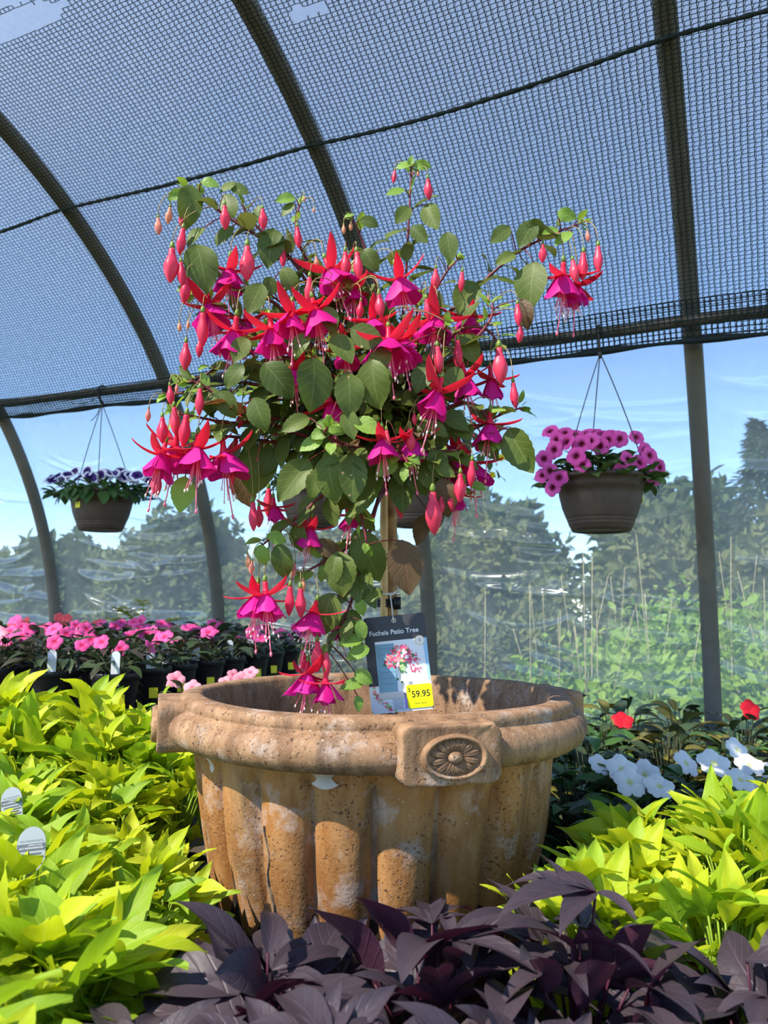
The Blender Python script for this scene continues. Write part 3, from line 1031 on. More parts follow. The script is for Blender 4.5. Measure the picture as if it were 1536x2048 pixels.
# bud, unit length 1 from base of ovary to tip, along -Z
def bud_mesh(mat, fat):
    mb = MB()
    n = 16
    prof = [(.0001, -.16), (.055, -.17), (.075, -.2), (.07, -.26), (.085, -.33), (.125 * fat, -.43), (.165 * fat, -.55), (.165 * fat, -.66), (.125 * fat, -.8), (.065 * fat, -.92), (.0001, -1.0)]
    a = np.linspace(0, 2 * math.pi, n, endpoint=False)
    P = np.zeros((len(prof), n, 3))
    for i, (r, z) in enumerate(prof):
        rr = r * (1 + (.07 * np.cos(4 * a) if i > 3 else 0))
        P[i] = np.stack([rr * np.cos(a), rr * np.sin(a), np.full(n, z)], 1)
    uv = np.stack(np.meshgrid(np.linspace(0, 1, n), np.linspace(0, 1, len(prof))), -1)
    mb.grid(P, uv, 0, wrap=True)
    return mb.mesh('bud', mat)
BUD = {'p': [bud_mesh(m_bud, 1.0), bud_mesh(m_bud, .82)], 'l': [bud_mesh(m_bud2, 1.0)]}
mb = MB()
mb.lathe([(.0001, .02), (.03, .0), (.05, -.05), (.06, -.1), (.05, -.165), (.0001, -.17)], 10)
me_bova = mb.mesh('ovary', m_ova)

# --- skeleton
CPX = (700.0, 770.0)
def depth_at(x, y, front=.82, R=.29):
    r = math.hypot(x - CPX[0], y - CPX[1]) / 1230.0
    return TY - front * math.sqrt(max(0.0, R * R - r * r))
HEAD = pix(782, 975, TY)
DEP = depth_at
named = [
    [(800, 700, 1.18), (930, 600, 1.15), (985, 545, 1.14), (1040, 500, 1.13), (1100, 470, 1.12), (1160, 447, 1.12)],
    [(800, 700, 1.22), (812, 560, 1.2), (818, 430, 1.19), (823, 338, 1.19)],
    [(700, 640, 1.2), (600, 530, 1.15), (520, 475, 1.13), (440, 425, 1.12), (400, 392, 1.12), (372, 378, 1.12)],
    [(600, 530, 1.15), (530, 470, 1.14), (492, 430, 1.13), (482, 398, 1.13)],
    [(640, 560, 1.16), (596, 490, 1.13), (590, 440, 1.13), (600, 408, 1.13)],
    [(760, 600, 1.2), (735, 510, 1.17), (712, 450, 1.16), (705, 440, 1.16)],
    [(600, 800, 1.12), (500, 762, 1.1), (430, 770, 1.1), (370, 785, 1.1), (335, 790, 1.1)],
    [(560, 830, 1.12), (470, 850, 1.1), (400, 835, 1.09), (345, 825, 1.08)],
    [(740, 930, 1.15), (680, 960, 1.12), (600, 1030, 1.12), (560, 1062, 1.12), (525, 1090, 1.12)],
    [(755, 1000, 1.2), (725, 1120, 1.17), (705, 1200, 1.16), (678, 1262, 1.15), (645, 1300, 1.15), (618, 1300, 1.15)],
    [(735, 1060, 1.18), (690, 1100, 1.15), (645, 1125, 1.14), (600, 1150, 1.13)],
    [(850, 760, 1.1), (930, 700, 1.07), (985, 640, 1.07), (985, 605, 1.08)],
    [(850, 800, 1.1), (930, 870, 1.06), (1000, 828, 1.07), (1042, 816, 1.08)],
    [(820, 900, 1.1), (870, 905, 1.03), (920, 900, 1.05)],
    [(740, 900, 1.1), (690, 890, 1.02), (645, 870, .99), (655, 855, .98)],
    [(790, 880, 1.1), (800, 900, 1.02), (815, 925, .99)],
    [(850, 620, 1.14), (890, 545, 1.12), (915, 520, 1.12)],
    [(480, 640, 1.12), (420, 600, 1.1), (385, 590, 1.1)],
    [(880, 690, 1.06), (890, 660, 1.02), (895, 645, 1.01)],
    [(700, 960, 1.12), (720, 1020, 1.1), (735, 1090, 1.09)],
    [(560, 760, 1.1), (470, 730, 1.09), (420, 740, 1.09), (390, 770, 1.09)],
    [(540, 850, 1.1), (450, 800, 1.07), (390, 760, 1.07), (360, 765, 1.07)],
    [(520, 880, 1.12), (440, 870, 1.1), (390, 880, 1.1)],
    [(880, 820, 1.08), (940, 800, 1.06), (975, 830, 1.06), (985, 880, 1.06)],
    [(860, 900, 1.08), (910, 930, 1.06), (930, 975, 1.06)],
    [(560, 600, 1.12), (470, 580, 1.1), (430, 560, 1.1)],
    [(900, 660, 1.1), (970, 650, 1.08), (1000, 690, 1.08)],
]
branches = []
def smooth(pts, n=14):
    pts = np.asarray(pts, float)
    s = np.concatenate([[0], np.cumsum(np.linalg.norm(np.diff(pts, axis=0), axis=1))])
    t = np.linspace(0, s[-1], n)
    return np.stack([np.interp(t, s, pts[:, k]) for k in range(3)], 1)
def chaikin(p):
    for _ in range(2):
        q = [p[0]]
        for a, b in zip(p[:-1], p[1:]):
            q += [.75 * a + .25 * b, .25 * a + .75 * b]
        q.append(p[-1])
        p = np.array(q)
    return p
for nm in named:
    P = [pix(*q) for q in nm]
    P = [HEAD + (P[0] - HEAD) * .0 + rng.normal(0, .004, 3), HEAD * .5 + P[0] * .5 + np.array([0, 0, .02])] + P
    branches.append((chaikin(np.array(P)), True))
CW = pix(CPX[0], CPX[1], TY)
gg = np.random.default_rng(5)
for i in range(60):
    # directions spread over the ball, favouring the viewer's side and the top
    d = gg.normal(size=3)
    d = unit(d * np.array([1.05, .9, .85]) + np.array([0, -.25, .05]))
    end = CW + d * np.array([.205, .20, .185]) * gg.uniform(.82, 1.05)
    p0 = HEAD + gg.normal(0, .008, 3) + np.array([0, 0, gg.uniform(0, .05)])
    midp = p0 * .45 + end * .55 + np.array([0, 0, .05 + .04 * gg.random()])
    branches.append((bez(p0, midp, end, 12), False))
for (p, nm) in branches:
    mbt = MB()
    mbt.tube(p - TB, np.linspace(.0042 if nm else .0036, .0012, len(p)), 6)
    mbt.obj('branch', m_twig, fuchsia)
SK = np.concatenate([p[2:] for p, _ in branches])

# --- trunk, stake, ties
mb = MB()
tp = [pix(784, y, TY) for y in (1560, 1400, 1300, 1200, 1100, 1030, 985, 960)]
tp[0] = TB + np.array([tp[0][0] - TB[0], 0, -.02])
tp = np.array(tp)
tp[:, 0] += .0015 * np.sin(np.arange(8) * 2.1)
mb.tube(smooth(tp, 26) - TB, .0088 + .0008 * np.sin(np.arange(26) * 1.7), 12)
mb.obj('trunk', m_wood, fuchsia)
mb = MB()
sp_ = np.array([pix(768, y, TY - .012) for y in (1560, 1300, 1100, 940)])
sp_[0] = (sp_[0][0], sp_[0][1], TB[2] - .02)
q = smooth(sp_, 30) - TB
mb.tube(q, .0064 + .0007 * (np.arange(30) % 10 == 5), 10)
mb.obj('stake', m_bamb, fuchsia)
for py in (1206, 1117):
    c0 = pix(777, py, TY - .004) - TB
    mb = MB()
    for k in range(3):
        a = np.linspace(0, 2 * math.pi, 20)
        loop = np.stack([c0[0] + .0175 * np.cos(a), c0[1] + .0125 * np.sin(a), np.full(20, c0[2] + (k - 1) * (.006 if py < 1150 else .0045))], 1)
        mb.tube(loop, .0011 if py < 1150 else .0024, 5)
    mb.box(c0 + np.array([.014, -.012, 0]), (.0055, .003, .010))
    mb.obj('clip_tie', m_black, fuchsia)

# --- flowers and buds read off the photograph: junction pixel, size, opening, tilt, further back?
FLW = [(460, 540, 1.0, 1, -4, 0), (419, 611, 1.0, 2, 14, .02), (470, 662, 1.08, 0, 2, -.01), (543, 660, 1.0, 0, 4, -.005), (585, 628, .95, 1, 0, -.02), (631, 622, .95, 2, 6, -.02),
       (660, 540, 1.05, 2, 8, 0), (706, 580, .8, 0, 0, .05), (587, 740, .8, 1, 2, .04), (798, 558, 1.0, 2, 8, 0), (778, 680, 1.0, 2, 0, -.01), (806, 682, .9, 2, 4, .01), (872, 637, 1.0, 2, -6, 0),
       (938, 632, .95, 0, 4, .02), (876, 783, 1.05, 1, -2, -.02), (928, 752, 1.0, 1, 6, 0), (982, 758, .9, 3, 0, .04), (1126, 551, 1.0, 0, 4, -.01), (1152, 571, .95, 3, -8, .02),
       (324, 910, .95, 1, -10, .0), (351, 893, 1.0, 2, -6, .02), (395, 897, 1.05, 2, 2, -.02), (448, 908, 1.05, 2, 4, -.01), (531, 826, .9, 0, 0, .12), (659, 806, .95, 3, 0, .06),
       (765, 880, .85, 1, 4, -.01), (820, 880, .85, 0, 0, .0), (619, 1058, .85, 1, -4, .03), (532, 1190, .98, 1, 2, -.01), (514, 1192, .92, 2, -6, .012), (627, 1226, .9, 1, -8, 0),
       (703, 1028, .7, 3, 0, .05), (548, 1014, .75, 3, 0, .05), (908, 895, .95, 1, 0, .05), (940, 925, .95, 2, 4, .06), (902, 945, .9, 3, 0, .07), (979, 848, .95, 0, 2, .02),
       (913, 985, .8, 3, 4, .06), (614, 1348, .88, 2, -3, -.01), (651, 1366, .85, 0, 3, -.02), (668, 1250, .6, 3, 20, .03), (492, 640, .9, 0, 4, .06), (745, 640, .8, 2, -5, .05), (690, 700, .8, 1, 0, .06)]
BDS = [(315, 454, 40, 'l'), (340, 432, 38, 'l'), (361, 439, 34, 'p'), (366, 486, 62, 'p'), (343, 533, 78, 'p'), (360, 550, 54, 'p'), (372, 581, 54, 'p'), (448, 435, 54, 'p'), (524, 440, 48, 'p'),
       (593, 476, 48, 'p'), (566, 517, 42, 'p'), (631, 528, 32, 'l'), (493, 530, 80, 'p'), (690, 530, 58, 'p'), (712, 533, 62, 'p'), (619, 581, 58, 'p'), (404, 659, 72, 'p'), (400, 697, 40, 'p'),
       (371, 713, 58, 'p'), (358, 654, 22, 'l'), (376, 650, 20, 'l'), (756, 613, 48, 'p'), (722, 620, 38, 'p'), (338, 791, 40, 'p'), (353, 777, 20, 'l'), (399, 805, 58, 'p'), (687, 459, 22, 'l'),
       (702, 452, 22, 'l'), (790, 354, 30, 'p'), (855, 378, 46, 'p'), (872, 559, 46, 'p'), (925, 564, 44, 'p'), (757, 611, 52, 'p'), (852, 620, 48, 'p'), (1086, 508, 42, 'p'), (1168, 534, 62, 'p'),
       (1197, 520, 60, 'p'), (1174, 473, 26, 'l'), (1145, 545, 52, 'p'), (1035, 632, 50, 'p'), (1043, 669, 38, 'p'), (874, 720, 58, 'p'), (915, 710, 62, 'p'), (998, 733, 80, 'p'), (1026, 791, 54, 'p'),
       (1055, 483, 26, 'l'), (977, 601, 24, 'l'), (297, 831, 28, 'l'), (323, 862, 56, 'p'), (346, 843, 60, 'p'), (373, 862, 68, 'p'), (311, 968, 58, 'p'), (483, 841, 38, 'p'), (504, 1034, 60, 'p'),
       (517, 1034, 44, 'p'), (536, 1007, 60, 'p'), (463, 953, 40, 'p'), (494, 1124, 30, 'l'), (505, 1136, 28, 'l'), (590, 1141, 30, 'l'), (580, 1203, 60, 'p'), (600, 1207, 60, 'p'), (605, 1170, 30, 'l'),
       (796, 1000, 80, 'p'), (865, 1027, 88, 'p'), (899, 1002, 44, 'p'), (772, 883, 46, 'p'), (822, 883, 46, 'p'), (921, 977, 60, 'p'), (945, 948, 54, 'p'), (828, 838, 26, 'p'), (634, 1314, 62, 'p'),
       (604, 1322, 42, 'p'), (652, 1330, 50, 'p'), (628, 420, 14, 'l'), (608, 398, 12, 'l'), (824, 346, 14, 'l'), (835, 348, 14, 'l'), (884, 1013, 40, 'p')]
def pedicel(top, parent, loc, r=.0007, up=.03):
    """thin stalk from the top of a flower to the nearest twig, built in the parent's own frame"""
    top = np.asarray(top)
    d = np.linalg.norm(SK - (top + np.array([0, .0, up])), axis=1) + .6 * np.maximum(0, top[2] + .004 - SK[:, 2])
    s = SK[np.argmin(d)]
    h = max(.012, min(.04, .55 * np.linalg.norm(s - top)))
    t = np.linspace(0, 1, 9)[:, None]
    c1 = top + np.array([0, 0, h])
    c2 = s + np.array([0, 0, .012]) + (top - s) * .25
    p = (1 - t) ** 3 * top + 3 * t * (1 - t) ** 2 * c1 + 3 * t * t * (1 - t) * c2 + t ** 3 * s
    mb = MB()
    mb.tube(p - top, np.linspace(r, r * 1.3, 9), 5)
    o = mb.obj('pedicel', m_ped, parent)
    o.matrix_basis = loc.inverted() @ Matrix.Translation(Vector(top - TB))
    return s
SKX, SKY = proj(SK)
def depth_at(x, y, front=.82, R=.29):
    r = math.hypot(x - CPX[0], y - CPX[1]) / 1230.0
    ball = DEP(x, y, front, R)
    d = np.hypot(SKX - x, SKY - (y - 40))
    near = SK[np.argmin(d), 1] - .01
    k = min(1.0, max(0.0, (r - .17) / .07))
    return ball * (1 - k) + near * k
sel = 0
for (x, y, sc, op, tilt, bk) in FLW:
    dY = depth_at(x, y) - .015 + bk
    s = sc * 1.06
    J = pix(x, y, dY)
    rz = rng.uniform(0, 2 * math.pi)
    Mx = Matrix.Translation(Vector(J - TB)) @ Matrix.Rotation(math.radians(-tilt + rng.normal(0, 6)), 4, 'Y') @ Matrix.Rotation(math.radians(rng.uniform(-16, 12)), 4, 'X') @ Matrix.Rotation(rz, 4, 'Z') @ Matrix.Scale(s, 4) @ Matrix.Translation((0, 0, .027))
    f_ = link('flower', me_tube, fuchsia, Mx)
    link('ovary', me_ova, f_)
    for q in range(4):
        link('sepal', SEP[op if rng.random() < .75 else (op + 1) % 4], f_, Matrix.Rotation(math.pi / 2 * q + rng.uniform(-.15, .15), 4, 'Z'))
    pk = 1 if op == 3 else (0 if op != 2 else 2)
    for q in range(4):
        link('petal', PET[pk][q % 2], f_, Matrix.Rotation(math.pi / 2 * (q + .5) + rng.uniform(-.12, .12), 4, 'Z') @ Matrix.Scale(1 - .04 * q, 4, Vector((0, 0, 1))) @ Matrix.Diagonal((rng.uniform(.85, 1.05), rng.uniform(.72, 1.3), 1, 1)))
    link('stamens', me_sta[sel % 3], f_)
    sel += 1
    top = np.array((Matrix.Translation(Vector(TB)) @ Mx @ Vector((0, 0, .001, 1)))[:3])
    pedicel(top, f_, Mx)
for (x, y, L, k) in BDS:
    dY = depth_at(x, y) - (.03 if L > 45 else .015)
    s = L * 1.2 / F * dY
    C0 = pix(x, y, dY) + np.array([0, 0, s * .58])
    Mx = Matrix.Translation(Vector(C0 - TB)) @ Matrix.Rotation(rng.uniform(-.12, .12), 4, 'Y') @ Matrix.Rotation(rng.uniform(-.1, .1), 4, 'X') @ Matrix.Rotation(rng.uniform(0, 6), 4, 'Z') @ Matrix.Scale(s, 4)
    b_ = link('bud', BUD[k][int(rng.integers(len(BUD[k])))], fuchsia, Mx)
    link('ovary', me_bova, b_)
    pedicel(C0, b_, Mx, .0006, .02)

# --- large leaves read off the photograph: centre pixel, length px, tip angle (0 down, + right), kind
LVS = [(379, 412, 92, 0, 'g'), (404, 534, 104, 16, 'g'), (541, 494, 84, -8, 'g'), (509, 598, 70, -20, 'g'), (539, 574, 44, -5, 'g'), (558, 760, 88, 42, 'g'), (627, 770, 108, 2, 'g'), (686, 698, 72, 32, 'g'),
       (699, 790, 92, 4, 'g'), (736, 676, 76, 58, 'g'), (429, 797, 56, 55, 'g'), (466, 752, 58, -40, 'g'), (392, 476, 54, -30, 'g'), (741, 520, 54, 30, 'g'), (748, 770, 98, 5, 'g'), (1053, 469, 62, -30, 'g'),
       (931, 598, 86, -22, 'g'), (1062, 571, 98, -8, 'g'), (1050, 628, 62, 5, 'b'), (865, 435, 64, 22, 'g'), (898, 495, 62, 8, 'g'), (845, 756, 66, -30, 'g'), (1126, 478, 46, -50, 'y'), (767, 757, 64, 20, 'g'),
       (757, 718, 54, -60, 'g'), (514, 936, 108, -8, 'g'), (488, 980, 78, 25, 'b'), (587, 963, 98, -34, 'g'), (661, 960, 92, 8, 'g'), (706, 958, 92, 0, 'g'), (629, 968, 66, -20, 'g'), (739, 992, 88, -28, 'g'),
       (659, 1098, 62, 66, 'b'), (565, 1124, 70, 14, 'g'), (681, 1149, 86, 4, 'g'), (667, 1140, 60, -12, 'g'), (739, 1115, 112, 26, 'g'), (653, 1230, 80, -10, 'g'), (365, 990, 70, -4, 'y'), (526, 1112, 40, 10, 'y'),
       (555, 1076, 38, 70, 'y'), (622, 889, 52, -60, 'y'), (673, 858, 40, 70, 'y'), (1043, 902, 98, 28, 'g'), (810, 1136, 104, 10, 'b'), (843, 1058, 66, -30, 'b'), (877, 929, 64, 20, 'g'), (890, 943, 46, 60, 'g'),
       (772, 936, 52, -50, 'y'), (873, 858, 60, 80, 'g'), (911, 845, 66, 50, 'g'), (890, 997, 76, 5, 'b'), (835, 963, 66, 30, 'g'), (806, 985, 86, 0, 'g'), (640, 866, 48, -75, 'y'), (655, 850, 44, 85, 'y'),
       (590, 850, 60, -60, 'g'), (700, 850, 60, 15, 'g'), (735, 855, 60, 60, 'y'), (600, 690, 60, -30, 'g'), (660, 640, 56, 20, 'g'), (940, 700, 60, 30, 'g'), (905, 760, 60, -30, 'g'), (580, 560, 60, 30, 'g'),
       (480, 700, 60, -20, 'g'), (520, 830, 70, 20, 'g'), (455, 810, 60, 30, 'g'), (715, 1180, 50, 0, 'g'), (722, 1215, 34, 20, 'y'), (700, 1285, 46, -75, 'y'), (722, 1262, 40, 10, 'y'), (715, 1308, 48, -60, 'y'),
       (703, 1372, 44, -75, 'y'), (728, 1355, 40, 60, 'y'), (716, 1408, 30, 5, 'y'), (693, 1265, 44, -20, 'g'), (735, 1080, 44, 40, 'g'), (742, 1190, 44, -75, 'g'),
       (1000, 470, 50, -50, 'g'), (1075, 455, 46, 70, 'g'), (1100, 465, 36, -70, 'y'), (1135, 430, 40, 70, 'y'), (1010, 520, 46, -60, 'g'), (805, 430, 44, -40, 'g'), (840, 470, 50, 40, 'g'), (790, 385, 40, -70, 'y'), (846, 330, 36, 80, 'y'),
       (807, 330, 34, -80, 'y'), (822, 322, 22, 175, 'y'), (420, 365, 40, 75, 'y'), (350, 390, 38, -60, 'y'), (455, 375, 38, -50, 'g'), (480, 380, 40, 70, 'g'), (570, 400, 40, -75, 'y'), (575, 420, 36, -40, 'g'), (740, 445, 38, 75, 'g'), (700, 430, 24, 120, 'y')]
camv = lambda p: unit(CAM - p)
SUNV = unit(SUN_DIR)
petioles = MB()
def petiole(base, mbx=petioles, r=.0009):
    d = np.linalg.norm(SK - base, axis=1)
    s = SK[np.argmin(d)]
    m_ = .5 * (s + base) + np.array([0, 0, .006])
    mbx.tube(bez(base, m_, s, 5) - TB, r, 4)
for (x, y, L, a, k) in LVS:
    dY = depth_at(x, y, .86) - .02
    s = L * 1.08 / F * dY
    C0 = pix(x, y, dY)
    aa = math.radians(a)
    fwd = -.22 + .25 * rng.random()
    tip = unit(np.array([math.sin(aa), fwd, -math.cos(aa)]))
    nrm = unit(camv(C0) * .9 + np.array([0, 0, .35]) + SUNV * .25 + rng.normal(0, .22, 3))
    base = C0 - tip * s * .5
    vi = int(rng.integers(5))
    link('leaf', FM[k][vi], fuchsia, orient(tip, nrm, base - TB, (s * rng.uniform(1.0, 1.12), s, s)))
    petiole(base)
# --- leaves along every branch
auto = []
g = np.random.default_rng(11)
for (p, nm) in branches:
    seg = np.linalg.norm(np.diff(p, axis=0), axis=1)
    S_ = np.concatenate([[0], np.cumsum(seg)])
    tot = S_[-1]
    s0 = .12 if nm else .07
    k = 0
    while s0 < tot - .006:
        c0 = np.array([np.interp(s0, S_, p[:, i]) for i in range(3)])
        t_ = unit(np.array([np.interp(min(tot, s0 + .01), S_, p[:, i]) for i in range(3)]) - c0)
        near_tip = (tot - s0) / tot
        sd_ = unit(np.cross(t_, [0, 0, 1]) + 1e-3)
        if k % 2:
            sd_ = unit(np.cross(t_, sd_))
        outw = unit(c0 - CW)
        for sg in (-1, 1):
            young = (tot - s0) < .055
            L = g.uniform(.030, .058) if not young else g.uniform(.016, .030)
            tip = unit(sd_ * sg * .8 + t_ * .45 + outw * .45 + np.array([0, 0, -.55 if not young else .05]) + g.normal(0, .25, 3))
            nr = unit(outw * .5 + np.array([0, -.3, .75]) + SUNV * .3 + g.normal(0, .3, 3))
            base = c0 + tip * .010
            bx, by = proj(base + tip * L * .6)
            if 748 < bx < 806 and 1055 < by < 1400:
                continue                     # the bare stretch of trunk
            auto.append((base, tip, nr, L, 'y' if young and g.random() < .8 else ('b' if g.random() < .03 else 'g'), c0))
        s0 += g.uniform(.020, .030) if not nm else g.uniform(.024, .036)
        k += 1
    for j in range(4):                       # tuft at the tip
        tip = unit(unit(p[-1] - p[-3]) + g.normal(0, .6, 3))
        auto.append((p[-1], tip, np.array([0, -.3, 1.0]) + g.normal(0, .3, 3), g.uniform(.012, .022), 'y', p[-1]))
# the ones nearest the viewer become single leaves, the hidden rest one mass
auto.sort(key=lambda q: np.linalg.norm(q[0] - CAM) - q[3] * 2)
nsingle = max(0, 298 - len(LVS))
rest = {'g': MB(), 'y': MB(), 'b': MB()}
pool = [q for q in auto]
for i, (base, tip, nr, L, k, c0) in enumerate(pool):
    vi = i % 5
    Mx = orient(tip, nr, base - TB, L)
    if i < nsingle:
        link('leaf', FM[k][vi], fuchsia, Mx)
    else:
        P, uv = FLEAF[vi]
        P = P[::2]
        uv = uv[::2]
        A = np.array(Mx)
        rest[k].grid(P @ A[:3, :3].T + A[:3, 3], uv)
    petioles.tube(np.array([c0, .5 * (c0 + base) + [0, 0, .002], base]) - TB, .0009, 4)
petioles.obj('petioles', m_twig, fuchsia)['kind'] = 'stuff'
for k, m in (('g', m_fl), ('y', m_fy), ('b', m_fb)):
    if rest[k].n:
        rest[k].obj('inner_foliage', m, fuchsia)['kind'] = 'stuff'
# ------------------------------------------------------------------ plant tag with price sticker
def text_mb(body, size, bold=0.0, spacing=1.0):
    cu = bpy.data.curves.new('txt', 'FONT')
    cu.body = body
    cu.size = size
    cu.offset = bold
    cu.space_character = spacing
    cu.align_x = 'LEFT'
    o = bpy.data.objects.new('txt', cu)
    me = bpy.data.meshes.new_from_object(o)
    V = np.array([v.co[:] for v in me.vertices])
    Fc = [tuple(p.vertices) for p in me.polygons]
    bpy.data.objects.remove(o)
    bpy.data.curves.remove(cu)
    bpy.data.meshes.remove(me)
    return V, Fc
def add_text(mb, body, x, z, width, layer, mi=0, bold=0.0, height=None, flip=False):
    V, Fc = text_mb(body, 1.0, bold)
    w = V[:, 0].max() - V[:, 0].min()
    s = width / w
    X = (V[:, 0] - V[:, 0].min()) * s
    Z = V[:, 1] * (s if height is None else height / .72)
    if flip:
        X, Z = -X, -Z
    mb.add(np.stack([x + X, np.full(len(X), layer), z + Z], 1), Fc, None, mi)
def m_flat(name, c, rough=.45):
    return plain(name, c, rough, .3)
TW, THt = .0925, .1415
tcn = pix(796, 1326, 1.165)
tagE = empty('plant_tag', tcn, 'black printed plant tag with yellow price sticker hanging by string from the fuchsia stem', 'tag')
tagE.rotation_euler = (math.radians(-3), math.radians(-6.4), math.radians(-4))
def uvp2(u, v):
    return ((u - .5) * TW, (.5 - v) * THt)
def rrect(mb, u0, v0, u1, v1, r, layer, mi=0, hole=None, thick=None):
    x0, z1 = uvp2(u0, v0)
    x1, z0 = uvp2(u1, v1)
    pts = []
    for cx, cz, a0 in ((x1 - r, z1 - r, 0), (x0 + r, z1 - r, 90), (x0 + r, z0 + r, 180), (x1 - r, z0 + r, 270)):
        for a in np.linspace(a0, a0 + 90, 6 if r > 1e-5 else 1):
            pts.append((cx + r * math.cos(math.radians(a)), cz + r * math.sin(math.radians(a))))
    n = len(pts)
    if thick:
        V = [(x, layer, z) for x, z in pts] + [(x, layer + thick, z) for x, z in pts]
        f = [tuple(range(n - 1, -1, -1))[::-1], tuple(range(n, 2 * n))] + [(i, (i + 1) % n, n + (i + 1) % n, n + i) for i in range(n)]
        mb.add(V, f, None, mi)
    else:
        mb.add([(x, layer, z) for x, z in pts], [tuple(range(n))], None, mi)
def poly(mb, uvs, layer, mi):
    mb.add([(uvp2(*q)[0], layer, uvp2(*q)[1]) for q in uvs], [tuple(range(len(uvs)))], None, mi)
def blob(mb, u, v, r, layer, mi, n=7, sq=1.0):
    x, z = uvp2(u, v)
    a0 = rng.uniform(0, 6)
    mb.add([(x + r * math.cos(a0 + 2 * math.pi * i / n) * rng.uniform(.7, 1.2), layer, z + sq * r * math.sin(a0 + 2 * math.pi * i / n) * rng.uniform(.7, 1.2)) for i in range(n)], [tuple(range(n))], None, mi)
m_card = m_flat('charcoal_card', srgb(62, 62, 68))
m_pr = [m_flat('print_white', srgb(236, 238, 238)), m_flat('print_blue', srgb(126, 166, 184)), m_flat('print_dark_blue', srgb(92, 130, 150)), m_flat('print_pink', srgb(232, 84, 124)),
        m_flat('print_salmon', srgb(244, 150, 150)), m_flat('print_green', srgb(70, 122, 76)), m_flat('print_sky', srgb(160, 200, 226)), m_flat('print_grey', srgb(150, 152, 158)),
        m_flat('print_violet', srgb(176, 140, 226)), m_flat('print_cream', srgb(246, 232, 200)), m_flat('print_orange', srgb(226, 168, 60)), m_flat('print_lightgreen', srgb(176, 206, 130)), m_flat('print_sand', srgb(212, 206, 198))]
# the card is cut with a real punched hole
oc, hc_, rc = [], uvp2(.50, .055), .005
for cx, cz, a0 in ((TW / 2 - rc, THt / 2 - rc, 0), (-TW / 2 + rc, THt / 2 - rc, 90), (-TW / 2 + rc, -THt / 2 + rc, 180), (TW / 2 - rc, -THt / 2 + rc, 270)):
    oc += [(cx + rc * math.cos(math.radians(q)), cz + rc * math.sin(math.radians(q))) for q in np.linspace(a0, a0 + 90, 6)]
oc2 = []
for i in range(len(oc)):
    p_, q_ = np.array(oc[i]), np.array(oc[(i + 1) % len(oc)])
    k_ = max(1, int(np.linalg.norm(q_ - p_) / .006))
    oc2 += [p_ + (q_ - p_) * j / k_ for j in range(k_)]
oc2 = np.array(oc2)
dd = oc2 - np.array(hc_)
ic = np.array(hc_) + dd / np.linalg.norm(dd, axis=1)[:, None] * .0029
lay = lambda P, y: np.stack([P[:, 0], np.full(len(P), y), P[:, 1]], 1)
mb = MB()
mb.grid(np.array([lay(ic, 0), lay(oc2, 0), lay(oc2, .0008), lay(ic, .0008), lay(ic, 0)]), None, 0, wrap=True)
mb.obj('card', m_card, tagE, False)
mb = MB()
L0, L1, L2, L3 = -.00035, -.0006, -.00085, -.0011
rrect(mb, .155, .262, 1, .72, 0, L0, 0)
rrect(mb, 0.0, .72, 1, .97, 0, L0, 0)
rrect(mb, .02, .97, .98, 1, 0, L0, 0)
rrect(mb, .155, .29, .46, .79, 0, L1, 1)
for i in range(7):
    rrect(mb, .22, .335 + i * .062, .46, .339 + i * .062, 0, L2, 2)
rrect(mb, .205, .29, .209, .79, 0, L2, 2)
poly(mb, [(.93, .262), (1, .262), (1, .70), (.96, .70)], L1, 6)
rrect(mb, .10, .79, .60, .865, 0, L1, 12)
poly(mb, [(.52, .54), (.55, .54), (.56, .77), (.53, .77)], L1, 9)
for i in range(150):
    r = math.sqrt(rng.random())
    a = rng.uniform(0, 6.28)
    u, v = .56 + .29 * r * math.cos(a), .435 + .115 * r * math.sin(a) + .05 * (r * math.cos(a)) ** 2
    blob(mb, u, v, rng.uniform(.0012, .003), L2 - .00002 * (i % 9), int(rng.choice([3, 3, 3, 4, 4, 5])), 6)
for i in range(16):
    blob(mb, .56 + rng.normal(0, .05), .56 + rng.normal(0, .045), rng.uniform(.0015, .003), L3 - .00002 * (i % 5), int(rng.choice([5, 5, 11])), 6)
for i in range(14):
    blob(mb, .76 + rng.normal(0, .05), .575 + rng.normal(0, .02), .0012, L3, 3, 5, 1.6)
for i in range(60):
    t = rng.random()
    blob(mb, .04 + .30 * t * t + rng.uniform(0, .06), .74 + .24 * t + rng.uniform(-.02, .02), rng.uniform(.0012, .0028), L2 - .00002 * (i % 7), int(rng.choice([3, 4, 4, 11, 11, 0])), 6)
for i in range(9):
    rrect(mb, .34 + rng.uniform(0, .03), .86 + i * .0135, .55 + rng.uniform(-.03, 0), .866 + i * .0135, 0, L1, 7)
rrect(mb, .55, .81, .63, .97, 0, L1, 8)
rrect(mb, .64, .70, .70, .76, .001, L2, 7)
